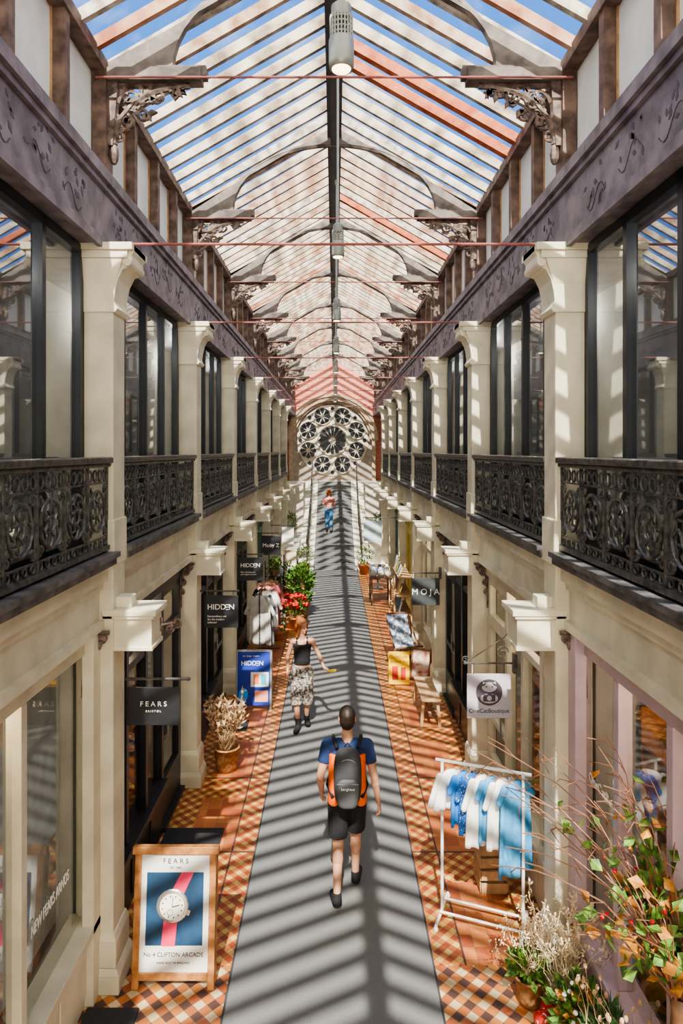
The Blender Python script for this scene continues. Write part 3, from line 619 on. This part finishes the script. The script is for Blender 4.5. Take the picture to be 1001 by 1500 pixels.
for d, m, lab, w, L, sl_ in gl: garment('baby_garment', (1.0 + d * cos(ra), 6.33 + d * sin(ra), 1.385), ra + .85, m, lab, w, L, sl_)
t = T('wooden_crate', 'plain wooden crate standing under the baby clothes', 'crate', (1.55, 6.75, 0))
b = MB()
for i in range(4): b.box(-.13, .13, -.15, -.135, .02 + i * .12, .11 + i * .12).box(-.13, .13, .135, .15, .02 + i * .12, .11 + i * .12).box(-.14, -.125, -.15, .15, .02 + i * .12, .11 + i * .12).box(.125, .14, -.15, .15, .02 + i * .12, .11 + i * .12)
b.box(-.125, .125, -.135, .135, 0, .02); b.build('slat', pine, t)
t = T('clothes_rail', 'black clothes rail of adult clothes on the left beyond the blue board', 'clothes rail', (-1.42, 12.9, 0))
MB().tube([(0, 0, 1.6), (0, 1.9, 1.6)], .014, 6).build('top_rail', iron, t)
for yy in (.05, 1.85): MB().tube([(0, yy, .05), (0, yy, 1.6)], .014, 6).build('post', iron, t); MB().tube([(-.25, yy, .03), (.25, yy, .03)], .014, 6).build('foot', iron, t)
cl = [('pale grey dress hanging nearest on the black rail', C_('palegreyc', (.55, .53, .5))), ('dark grey tunic on the black rail, second in line', C_('greyc', (.13, .13, .15))), ('white shirt on the black rail, third in line', whitec), ('black coat on the black rail', blackc), ('pink blouse on the black rail', pinkc), ('dark red cardigan on the black rail', C_('winec', (.3, .05, .06))), ('peach dress on the black rail', C_('peachc', (.75, .42, .3))), ('brown dress at the far end of the black rail', C_('brownc', (.3, .17, .1)))]
for i, (lab, m) in enumerate(cl): garment('garment', (-1.42 + .04 * (i % 3), 13.02 + i * .22, 1.56), R.uniform(-.5, .3), m, lab, .2, R.uniform(.7, 1.1), .3, 'clothes on the black rail')

# ------------------------------------------------------------ plants
def bush(b, c, r, n, l, w, up=.3):
    for i in range(n):
        u = Vector((R.gauss(0, 1), R.gauss(0, 1), R.gauss(0, 1))).normalized(); f = R.uniform(.35, 1)
        p = Vector((c[0] + u.x * r[0] * f, c[1] + u.y * r[1] * f, c[2] + u.z * r[2] * f))
        b.leaf(p, (u.x, u.y, u.z + up), l * R.uniform(.6, 1.2), w * R.uniform(.6, 1.2))
def twigs(b, c, n, h, sp, r=.004, wob=.05, arch=0., bias=None):
    ends = []
    for i in range(n):
        a = R.uniform(0, 2 * pi) if bias is None else R.uniform(*bias); e = R.uniform(.2, 1) * sp; p = Vector(c); pts = [p.copy()]; hh = h * R.uniform(.7, 1.1)
        for k in range(7):
            p = p + Vector((cos(a) * e / 7 * (1 + arch * k * .35) + R.uniform(-wob, wob), sin(a) * e / 7 * (1 + arch * k * .35) + R.uniform(-wob, wob), hh / 7 * (1 - arch * k * .22))); pts.append(p.copy())
        b.tube(pts, r, 4, r2=r * .4); ends.append(pts)
    return ends
def basket(t, r, h, m=basketm, name='basket', c=(0, 0, 0)):
    MB().lathe([(r * .75, 0), (r * .9, h * .3), (r, h), (r * 1.06, h), (r * 1.06, h * 1.06), (r * .9, h * 1.06), (r * .85, h * .5)], c, 18).build(name, m, t, True)
t = T('dried_flower_basket', 'wicker basket of tall dried straw flowers by the second left pillar', 'flower arrangement', (-1.45, 9.2, 0)); basket(t, .17, .3)
b = MB(); E = twigs(b, (0, 0, .25), 80, .58, .32); b.build('stem', straw, t)
b = MB()
for e in E:
    for q in range(7): b.leaf(e[-1 - (q % 3)], (R.uniform(-1, 1), R.uniform(-1, 1), R.uniform(.1, 1)), .09, .014)
    b.ell(e[-1], .022, .022, .03, 6, 4)
b.build('seed_head', straw, t)
def planter(loc, label, h, r, nleaf, lm, fm=None, pot=terracotta, leaf=.09, nf=0, fr=.03):
    t = T('potted_plant', label, 'plant', loc); MB().lathe([(r * .6, 0), (r * .85, h * .3), (r * .9, h * .3), (r * .9, h * .35), (r * .75, h * .34)], n=14).build('pot', pot, t, True)
    b = MB(); bush(b, (0, 0, h * .65), (r * 1.2, r * 1.2, h * .38), nleaf, leaf, leaf * .32); b.build('foliage', lm, t)
    if nf:
        b = MB()
        for i in range(nf):
            u = Vector((R.gauss(0, 1), R.gauss(0, 1) - .4, abs(R.gauss(0, 1)))).normalized(); b.ell((u.x * r * 1.2, u.y * r * 1.2, h * .68 + u.z * h * .36), fr, fr, fr * .8, 7, 5)
        b.build('blossom', fm, t)
    return t
planter((-.98, 16.6, 0), 'potted plant with a mass of red flowers by the left edge of the carpet', .8, .28, 260, leafg, redm, nf=70, fr=.04)
planter((-.85, 17.6, 0), 'tall leafy green potted plant behind the red flowers', 1.35, .28, 420, leafg, leaf=.16)
planter((-1.2, 18.5, 0), 'dark leaved potted shrub beside the green plant', 1.1, .26, 300, leafd)
planter((-1.3, 15.5, 0), 'small potted plant with white blossom on the left tiles', .6, .2, 160, leafg, whitec, nf=30)
planter((-1.35, 20.0, 0), 'bushy potted plant between the fifth and sixth left pillars', 1.0, .3, 260, leafd)
planter((-1.7, 26.3, .9), 'green plant in a pot on the left stair terrace', 1.0, .22, 260, leafg)
planter((1.7, 26.4, .9), 'green plant in a pot on the right stair terrace', 1.0, .22, 260, leafg)
planter((-1.05, 23.8, 0), 'potted shrub on the left at the foot of the far stairs', 1.0, .25, 220, leafg)
planter((1.05, 23.8, 0), 'potted shrub on the right at the foot of the far stairs', 1.0, .25, 220, leafg)
t = T('plant_stand', 'dark tiered stand of small potted plants on the left', 'plant stand', (-1.5, 17.2, 0))
b = MB()
for i, z in enumerate((.4, .8, 1.2)): b.box(-.2 , .2, -.5, .5, z, z + .03)
for x in (-.19, .19):
    for y in (-.49, .49): b.tube([(x, y, 0), (x, y, 1.6)], .015, 5)
b.build('frame', iron, t)
for z in (.43, .83, 1.23):
    for y in (-.35, 0, .35):
        p = T('potted_plant', 'small potted plant on the dark tiered stand', 'plant', (-1.5, 17.2 + y, z), group='small plants on the tiered stand')
        MB().lathe([(.05, 0), (.08, .12), (.085, .12)], n=10).build('pot', terracotta, p); b = MB(); bush(b, (0, 0, .2), (.13, .13, .12), 50, .09, .03); b.build('foliage', leafg, p)

t = T('flower_basket', 'wicker basket of green foliage and white dried flowers at the nearest right pillar', 'flower arrangement', (1.52, 5.32, 0)); basket(t, .11, .2)
b = MB(); bush(b, (0, 0, .3), (.15, .14, .1), 200, .08, .022); b.build('foliage', leafg, t)
b = MB(); E = twigs(b, (0, 0, .2), 34, .42, .24); b.build('stem', straww, t)
b = MB()
for e in E:
    for q in range(12): b.ell(Vector(e[-1]) + Vector((R.gauss(0, .022), R.gauss(0, .022), R.gauss(0, .02))), .007, .007, .007, 5, 4)
b.build('blossom', straww, t)
t = T('dried_grass_bunch', 'bunch of feathery cream dried grasses against the lilac shopfront', 'flower arrangement', (1.74, 5.1, 0)); basket(t, .09, .2)
b = MB(); E = twigs(b, (0, 0, .2), 56, .66, .3); b.build('stem', straww, t)
b = MB()
for e in E:
    for q in range(14): b.leaf(Vector(e[-1]).lerp(Vector(e[-3]), R.random()), (R.uniform(-1, 1), R.uniform(-1, 1), R.uniform(0, 1)), .04, .005)
    b.ell(e[-1], .01, .01, .016, 5, 4)
b.build('seed_head', straww, t)
t = T('leafy_planter', 'low planter of green leaves and ferns at the bottom right', 'flower arrangement', (1.74, 4.75, 0)); basket(t, .13, .18)
b = MB(); bush(b, (0, 0, .34), (.2, .3, .2), 480, .09, .024); b.build('foliage', leafg, t)
b = MB(); bush(b, (.0, -.05, .42), (.16, .28, .14), 90, .07, .03); b.build('orange_leaf', leafo, t)
b = MB()
for i in range(18): b.ell((R.uniform(-.18, .1), R.uniform(-.28, .22), R.uniform(.4, .54)), .018, .018, .014, 6, 4)
b.build('blossom', whitec, t)
t = T('leafy_planter', 'basket of dark foliage with seed heads beside the lilac stall riser', 'flower arrangement', (1.78, 4.35, 0)); basket(t, .12, .3)
b = MB(); bush(b, (0, 0, .5), (.16, .22, .24), 260, .1, .022); b.build('foliage', leafd, t)
b = MB(); E = twigs(b, (0, 0, .3), 24, .6, .3)
for e in E: b.ell(e[-1], .014, .014, .02, 6, 4)
b.build('seed_head', straw, t)
for i, (x, y, sc_, lab) in enumerate(((1.56, 5.08, .95, 'red toadstool ornament with white spots beside the flower basket'), (1.64, 5.22, .75, 'smaller red toadstool ornament behind the first one'))):
    t = T('toadstool_ornament', lab, 'ornament', (x - .02, y - .05, 0)); t.scale = (sc_,) * 3
    MB().lathe([(.03, 0), (.022, .08), (.02, .13)], n=10).build('stem', whitec, t, True); MB().lathe([(.07, .1), (.075, .12), (.055, .155), (.02, .175), (.001, .178)], n=16).build('cap', toad, t, True)
t = T('autumn_branch_arrangement', 'tall arrangement of bare arching twigs and orange leaves before the lilac window', 'flower arrangement', (1.88, 3.7, 0))
MB().lathe([(.06, 0), (.07, .2), (.07, .9), (.05, 1.25), (.06, 1.35), (.05, 1.35), (.04, 1.2)], n=16).build('vase', darkwood, t, True)
b = MB(); Z = (0, 0, 1.25); E = twigs(b, Z, 18, 1.9, .75, .006, .05, arch=.6, bias=(pi * .4, pi * 1.1)); E2 = twigs(b, Z, 18, 1.2, .5, .005, .05, arch=.6, bias=(pi * .4, pi * 1.2))
for e in E:
    for q in (4, 5, 6):
        p = Vector(e[q]); a = R.uniform(1.5, 4.4); b.tube([p, p + Vector((cos(a) * .1, sin(a) * .1, .03)), p + Vector((cos(a + .4) * .19, sin(a + .4) * .19, R.uniform(-.02, .08)))], .003, 4)
b.build('twig', twig, t)
b = MB(); b2 = MB(); b3 = MB()
for e in E2 + E[:9]:
    for q in range(9):
        p = Vector(e[R.randint(1, 6)]).lerp(Vector(e[R.randint(1, 6)]), R.random()) + Vector((R.gauss(0, .05), R.gauss(0, .05), R.gauss(0, .05)))
        if 1.45 < p.z < 2.3: (b if R.random() < .4 else b2).leaf(p, (R.uniform(-1, 1), R.uniform(-1, 1), R.uniform(-1, .5)), .09, .034)
for e in E2[:10]: b3.ell(Vector(e[5]) + Vector((R.gauss(0, .03), R.gauss(0, .03), 0)), .013, .013, .013, 6, 4)
bush(b2, (0, .25, 1.7), (.15, .3, .3), 90, .09, .034); bush(b, (0, .25, 1.6), (.15, .3, .26), 55, .09, .034)
b.build('orange_leaf', leafo, t); b2.build('foliage', leafg, t); b3.build('berry', redm, t)

# ------------------------------------------------------------ right side displays
t = T('book_stand', 'wooden stepped stand of colourful cards and books on the right beyond the bench', 'display stand', (1.5, 15.6, 0))
b = MB()
for i, z in enumerate((.3, .7, 1.1, 1.5)): b.box(-.2 + i * .03, .2, -.7, .7, z, z + .025)
for y in (-.7, .68): b.box(-.2, -.17, y, y + .02, 0, 1.6).box(.17, .2, y, y + .02, 0, 1.6)
b.build('frame', pine, t)
for z in (.33, .73, 1.13, 1.53):
    for i in range(6):
        y = -.6 + i * .22; o = MB().frus((-.06, -.04, y, y + .16), z, (0, .02, y, y + .16), z + R.uniform(.2, .3)).build('card', R.choice(goodsc)); o.location = (1.48, 15.6, 0)
        tag(o, 'colourful card standing on the wooden stepped stand', 'card', 'cards on the stepped stand')
t = T('deck_chair', 'folding deck chair with a striped sling on the right beyond the yellow board', 'chair', (1.4, 13.7, 0), rz=.3)
b = MB()
for x in (-.25, .25): b.tube([(x, -.45, 0), (x, .4, .95)], .018, 5).tube([(x, .35, 0), (x, -.35, .45)], .018, 5)
b.tube([(-.25, .4, .95), (.25, .4, .95)], .018, 5).tube([(-.25, -.35, .45), (.25, -.35, .45)], .018, 5); b.build('frame', darkwood, t)
b = MB(); pr = [(.4, .93), (.2, .6), (.0, .35), (-.15, .32), (-.35, .44)]
for i in range(4): b.add([(-.22, pr[i][0], pr[i][1]), (.22, pr[i][0], pr[i][1]), (.22, pr[i + 1][0], pr[i + 1][1]), (-.22, pr[i + 1][0], pr[i + 1][1])], [(0, 1, 2, 3)])
b.build('sling', C_('sling', (.6, .62, .65), scale=14, c2=(.12, .16, .25), lo=.45, hi=.5), t)
t = T('picture_frame', 'dark framed picture leaning by the right wall between bench and deck chair', 'picture', (1.6, 12.75, 0), rz=-.5, rx=-.2); MB().box(-.2, .2, -.015, .015, 0, .6).build('frame', darkwood, t); MB().box(-.16, .16, -.02, -.015, .05, .55).build('picture', C_('artprint', (.5, .08, .05), scale=9, c2=(.7, .65, .55)), t)
t = T('display_table', 'small dark display table with vases at the far right', 'table', (1.3, 19.4, 0)); MB().box(-.3, .3, -.5, .5, .72, .76).build('tabletop', darkwood, t)
for x in (-.26, .26):
    for y in (-.46, .46): MB().box(x - .02, x + .02, y - .02, y + .02, 0, .72).build('leg', darkwood, t)
for i in range(6):
    o = MB().lathe([(.05, 0), (.09, .1), (.07, .2), (.04, .26), (.05, .28)], n=12).build('vase', R.choice([whitec, goodsc[2], goodsc[3]]), None, True); o.location = (1.1 + .2 * (i % 3), 19.1 + .45 * (i // 3), .76); tag(o, 'small vase on the far display table', 'vase', 'vases on the far display table')
t = T('display_cabinet', 'white display cabinet by the left wall before the far stairs', 'cabinet', (-1.45, 22.9, 0)); b = MB().box(-.2, .2, -.5, .5, 0, .08).box(-.2, .2, -.5, -.47, .08, 1.0).box(-.2, .2, .47, .5, .08, 1.0).box(.17, .2, -.47, .47, .08, 1.0).box(-.2, .17, -.47, .47, .5, .53).box(-.22, .22, -.52, .52, 1.0, 1.04); b.build('body', cream2, t)
t = T('round_table', 'round wooden cafe table by the right tiles near the stairs', 'table', (1.35, 21.2, 0)); MB().lathe([(.3, .7), (.3, .73)], n=20).build('tabletop', pine, t); MB().lathe([(.18, 0), (.18, .03), (.03, .06), (.03, .7)], n=12).build('pedestal', iron, t)

# ------------------------------------------------------------ people
def vl(a, b, f): return Vector(a).lerp(Vector(b), f)
def hand(b, w, d, nrm, thumb, sc_=1.):
    w = Vector(w); d = Vector(d).normalized(); n = Vector(nrm).normalized(); sd = d.cross(n).normalized(); th = 1 if sd.dot(Vector(thumb)) > 0 else -1; sd = sd * th
    b.cap(w, w + d * .075 * sc_, .03 * sc_, .038 * sc_, .45, tuple(sd))
    for i, (o, l) in enumerate(((.028, .07), (.01, .078), (-.009, .072), (-.027, .056))):
        p = w + d * .085 * sc_ + sd * o * sc_; q = p + (d * .9 + n * .35).normalized() * l * .5 * sc_; r = q + (d * .55 + n * .8).normalized() * l * .5 * sc_
        b.cap(p, q, .0095, .0085, n=8).cap(q, r, .0085, .007, n=8)
    p = w + d * .025 * sc_ + sd * .03 * sc_; q = p + (d + sd * .9 + n * .3).normalized() * .04 * sc_; b.cap(p, q, .012, .01, n=8).cap(q, q + (d + n * .4).normalized() * .03 * sc_, .01, .008, n=8)
def person(label, loc, rz, J, scale=1., yaw=0., top=navyc, bot=blackc, shoe=blackc, hairm=hairb, sleeve=.5, leg=.85, loose=1., female=False, torso=(.92, 1.47), long_hair=False, boot=False, vox=.007, nod=0.):
    t = T('person', label, 'person', loc, rz); t.scale = (scale,) * 3
    b = MB(); wf = .88 if female else 1.
    b.ell((0, 0, .97), .155, .115, .13).ell((0, 0, 1.1), .125 * wf, .095, .16).ell((0, 0, 1.29), .155 * wf, .11, .2)
    sL, sR = Vector(J['ls']), Vector(J['rs'])
    b.cap(sL, sR, .055, .055).cap((0, -.01, 1.4), (0, .0, 1.52), .08, .052)
    hc = Vector(J.get('head', (0, .025, 1.685))); b.cap((0, 0, 1.48), hc - Vector((0, 0, .08)), .052, .05)
    HM = Matrix.Translation(hc) @ Matrix.Rotation(yaw, 4, 'Z') @ Matrix.Rotation(-nod, 4, 'X'); b.M = HM
    b.ell((0, -.01, .02), .074, .095, .095).ell((0, .02, -.05), .056, .07, .065).cap((0, .09, .01), (0, .108, -.022), .009, .014, n=8).ell((0, .08, -.085), .022, .018, .015).cap((-.018, .088, -.052), (.018, .088, -.052), .007, .007, n=8)
    for q in (-1, 1): b.ell((q * .078, -.005, -.01), .012, .02, .03, 8, 6)
    b.M = ID
    for sd, k in ((-1, 'l'), (1, 'r')):
        s_, e_, w_ = J[k + 's'], J[k + 'e'], J[k + 'w']
        b.cap(s_, e_, .052 * wf, .038 * wf).cap(e_, w_, .04 * wf, .025).ell(vl(e_, w_, .25), .041 * wf, .041 * wf, .06, 10, 7)
        hd = J.get(k + 'd', Vector(w_) - Vector(e_)); hand(b, w_, hd, J.get(k + 'n', (-sd, .2, 0)), J.get(k + 't', (0, 1, .0)))
        h_, n_, a_ = J[k + 'h'], J[k + 'k'], J[k + 'a']
        b.cap(h_, n_, .09, .056).cap(n_, a_, .056, .035).ell(vl(n_, a_, .3) + Vector((0, -.012, 0)), .056, .06, .1, 10, 8)
        ft = Vector(a_) + Vector(J.get(k + 'f', (sd * .03, .15, -.06))); b.cap(Vector(a_) + Vector((0, -.03, -.045)), ft, .035, .03, .8)
    melt(b, 'body', skin, t, vox, 3)
    b = MB(HM)
    if not long_hair: b.ell((0, -.02, .04), .082, .1, .09).ell((0, -.05, -.0), .078, .066, .1)
    else:
        b.ell((0, -.028, .04), .088, .1, .098).ell((0, -.055, -.03), .095, .078, .12); b.ell((.0, -.1, .1), .06, .06, .055)
        for q in (-1, 1): b.cap((q * .074, .02, .03), (q * .1, .01, -.16), .034, .022)
    melt(b, 'hair', hairm, t, vox, 2)
    b = MB(HM)
    for q in (-1, 1): b.ell((q * .03, .083, .008), .011, .006, .006, 8, 6)
    b.build('eyes', txt_d, t, True)
    MB(HM).cap((-.017, .094, -.052), (.017, .094, -.052), .004, .004, n=6).build('lips', pinkc, t, True)
    b = MB(); lo, hi = torso
    def tr_(z0, z1, a0, a1, d0, d1): b.loft([[(a * cos(2 * pi * j / 20), d * sin(2 * pi * j / 20), z) for j in range(20)] for z, a, d in ((z0, a0, d0), ((z0 + z1) / 2, (a0 + a1) / 2, (d0 + d1) / 2), (z1, a1, d1))])
    tr_(lo, 1.15, .155 * wf if female else .178, .15 * wf if female else .168, .12, .12); tr_(1.15, 1.38, .15 * wf if female else .168, .178 * wf, .118, .125); tr_(1.38, hi, .178 * wf, .1, .125, .08)
    if sleeve: b.cap(sL, sR, .066, .066)
    else:
        for q in (-1, 1): b.cap((q * .09, -.06, 1.4), (q * .085, .0, 1.49), .02, .018).cap((q * .085, 0, 1.49), (q * .09, .07, 1.4), .018, .02)
    for k in 'lr':
        if sleeve: b.cap(vl(J[k + 's'], J[k + 'e'], 0), vl(J[k + 's'], J[k + 'e'], sleeve), .066, .06, rnd=False)
    melt(b, 'top', top, t, vox, 2)
    b = MB(); tr_(.86, 1.02, .17, .158 if not female else .145, .125, .118)
    for k in 'lr':
        h_, n_, a_ = J[k + 'h'], J[k + 'k'], J[k + 'a']
        if leg <= 1: b.cap(h_, vl(h_, n_, leg), .102, .09 * loose, rnd=False)
        else: b.cap(h_, n_, .102, .085 * loose, rnd=False).cap(n_, vl(n_, a_, .02), .085 * loose, .085 * loose).cap(n_, vl(n_, a_, leg - 1), .085 * loose, .078 * loose, rnd=False)
        b.ell(h_, .102, .1, .1)
    melt(b, 'shorts' if leg <= 1 else 'trousers', bot, t, vox, 2)
    for k, sd in (('l', -1), ('r', 1)):
        a_ = Vector(J[k + 'a']); ft = a_ + Vector(J.get(k + 'f', (sd * .03, .15, -.06)))
        b = MB().cap(a_ + Vector((0, -.035, -.048)), ft + Vector((0, 0, .004)), .047, .046, .85)
        if boot: b.cap(a_ + Vector((0, 0, -.04)), a_ + Vector((0, 0, .1)), .046, .052, rnd=False)
        else: b.cap(a_ + Vector((0, -.01, -.04)), a_ + Vector((0, -.005, .015)), .046, .044, rnd=False)
        melt(b, 'shoe', shoe, t, vox, 1)
    return t
J = dict(ls=(-.19, -.01, 1.44), le=(-.26, -.07, 1.16), lw=(-.25, .09, .93), rs=(.19, -.01, 1.44), re=(.26, -.06, 1.15), rw=(.3, -.03, .9), lh=(-.09, 0, .93), lk=(-.09, -.01, .5), la=(-.1, -.22, .13), lf=(-.03, .14, -.085), rh=(.09, 0, .93), rk=(.085, .14, .52), ra=(.085, .16, .1))
man = person('man walking away with a backpack, in navy and orange shirt and black shorts', (.125, 6.62, .012), 0, J, 1.0, top=navyc, hairm=hairb, sleeve=.55, leg=.86, loose=1.08, torso=(.9, 1.47))
for q in (-1, 1):
    b = MB()
    b.loft([[(q * (cx0 + rx * cos(2 * pi * j / 20)), -.004 + ry * sin(2 * pi * j / 20), z) for j in range(20)] for z, cx0, rx, ry in ((.9, .13, .06, .125), (1.1, .125, .058, .125), (1.38, .13, .056, .12))])
    melt(b, 'orange_panel', orangec, man, .007, 1)
t = T('backpack', 'black and grey backpack on the back of the walking man', 'backpack', (.125, 6.62, .012))
melt(MB().ell((0, -.2, 1.22), .132, .09, .27, 20, 14, .6), 'pack_body', C_('pack', (.04, .04, .046), rough=.7), t, .009, 2)
pk = melt(MB().ell((0, -.27, 1.1), .105, .05, .14, 20, 12, .6), 'front_pocket', C_('packgrey', (.08, .08, .09), rough=.7), t, .009, 2)
b = MB()
for q in (-1, 1): b.tube([(q * .1, -.12, 1.46), (q * .13, -.04, 1.515), (q * .135, .06, 1.5), (q * .13, .14, 1.38), (q * .14, .14, 1.2), (q * .19, .0, 1.05), (q * .14, -.14, 1.0)], .018, 6)
b.tube([(-.03, -.14, 1.47), (0, -.15, 1.52), (.03, -.14, 1.47)], .009, 5); b.build('strap', blackc, t, True)
MB().tube([(.1 * cos(a * pi / 12), -.29 + .02 * abs(cos(a * pi / 12)), 1.3 + .12 * sin(a * pi / 12)) for a in range(13)], .004, 4).tube([(-.1, -.31, 1.2), (.1, -.31, 1.2)], .004, 4).build('zip', steel, t)
text('berghaus', .035, (0, -.322, 1.16), FR, txt_w, pk)

J = dict(ls=(-.165, 0, 1.43), le=(-.29, .02, 1.19), lw=(-.36, .17, 1.06), rs=(.165, 0, 1.43), re=(.24, -.05, 1.16), rw=(.24, .06, .93), lh=(-.085, 0, .93), lk=(-.09, .03, .5), la=(-.07, -.1, .13), rh=(.085, 0, .93), rk=(.09, .12, .52), ra=(.06, .15, .1), ld=(-.7, .6, -.3), ln=(.1, .3, -1), lt=(0, 0, 1))
person('woman walking towards the camera in black crop top and loose patterned trousers', (-.5, 10.6, .012), pi, J, .93, yaw=.8, nod=.2, top=blackc, bot=tartan, shoe=blackc, hairm=hairg, sleeve=0, leg=1.22, loose=1.2, female=True, torso=(1.06, 1.4), long_hair=True, boot=True)
t = tag(MB().cap((0, 0, 0), (.1, -.02, .02), .018, .022).build('yellow_fruit', C_('yellow', (.9, .65, .02)), None, True), 'small yellow item held in the hand of the walking woman', 'fruit'); t.location = (-.5 + .41, 10.6 - .24, .95)
J = dict(ls=(-.18, 0, 1.42), le=(-.23, .1, 1.18), lw=(-.1, .26, 1.15), rs=(.18, 0, 1.42), re=(.23, .1, 1.18), rw=(.1, .26, 1.15), lh=(-.085, 0, .93), lk=(-.09, .12, .55), la=(-.08, .05, .2), rh=(.085, 0, .93), rk=(.09, .0, .5), ra=(.09, -.12, .1))
person('distant person climbing the stairs in a red striped top and blue jeans', (-.22, 27.3, 1.03), 0, J, .95, top=C_('stripered', (.45, .06, .05), scale=25, c2=(.75, .4, .35)), bot=C_('jeans', (.05, .16, .32)), hairm=hairg, sleeve=1.0, leg=1.9, loose=.9, female=True, long_hair=True, vox=.012)

# ------------------------------------------------------------ light, sky, camera
def sun(name, e, ang, col, d):
    l = bpy.data.lights.new(name, 'SUN'); l.energy = e; l.angle = math.radians(ang); l.color = col
    o = bpy.data.objects.new(name, l); COL.objects.link(o); o.rotation_euler = Vector(d).to_track_quat('-Z', 'Y').to_euler()
sun('sun', 9., .5, (1, .92, .78), (.04, .95, -1))
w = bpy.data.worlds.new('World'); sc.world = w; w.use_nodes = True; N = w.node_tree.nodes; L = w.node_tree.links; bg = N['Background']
tc = N.new('ShaderNodeTexCoord'); nz = N.new('ShaderNodeTexNoise'); nz.inputs['Scale'].default_value = 3.5; nz.inputs['Detail'].default_value = 7; L.new(tc.outputs['Generated'], nz.inputs['Vector'])
rp = N.new('ShaderNodeValToRGB'); L.new(nz.outputs['Fac'], rp.inputs[0]); rp.color_ramp.elements[0].position = .55; rp.color_ramp.elements[1].position = .8; rp.color_ramp.elements[0].color = (.07, .28, .78, 1); rp.color_ramp.elements[1].color = (.8, .88, 1, 1)
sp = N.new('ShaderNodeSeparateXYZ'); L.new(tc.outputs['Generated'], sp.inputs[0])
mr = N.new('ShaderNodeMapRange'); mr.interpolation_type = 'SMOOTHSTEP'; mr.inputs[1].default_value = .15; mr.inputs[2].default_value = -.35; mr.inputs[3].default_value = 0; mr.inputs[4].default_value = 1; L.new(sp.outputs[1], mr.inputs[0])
mx = N.new('ShaderNodeMix'); mx.data_type = 'RGBA'; L.new(mr.outputs[0], mx.inputs[0]); L.new(rp.outputs[0], mx.inputs[6]); mx.inputs[7].default_value = (3.1, 2.85, 2.4, 1)  # bright cream bank behind the camera, added to the sky as fill light
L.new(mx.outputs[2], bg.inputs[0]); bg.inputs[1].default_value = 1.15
cam = bpy.data.cameras.new('camera'); co = bpy.data.objects.new('camera', cam); COL.objects.link(co); co.location = (0, 0, H); co.rotation_euler = (pi / 2, 0, 0); cam.lens = 24; cam.sensor_width = 36; cam.shift_x = .007; cam.shift_y = -.06; sc.camera = co
sc.view_settings.view_transform = 'AgX'
try: sc.view_settings.look = 'AgX - Medium High Contrast'
except Exception: pass
sc.view_settings.exposure = .5
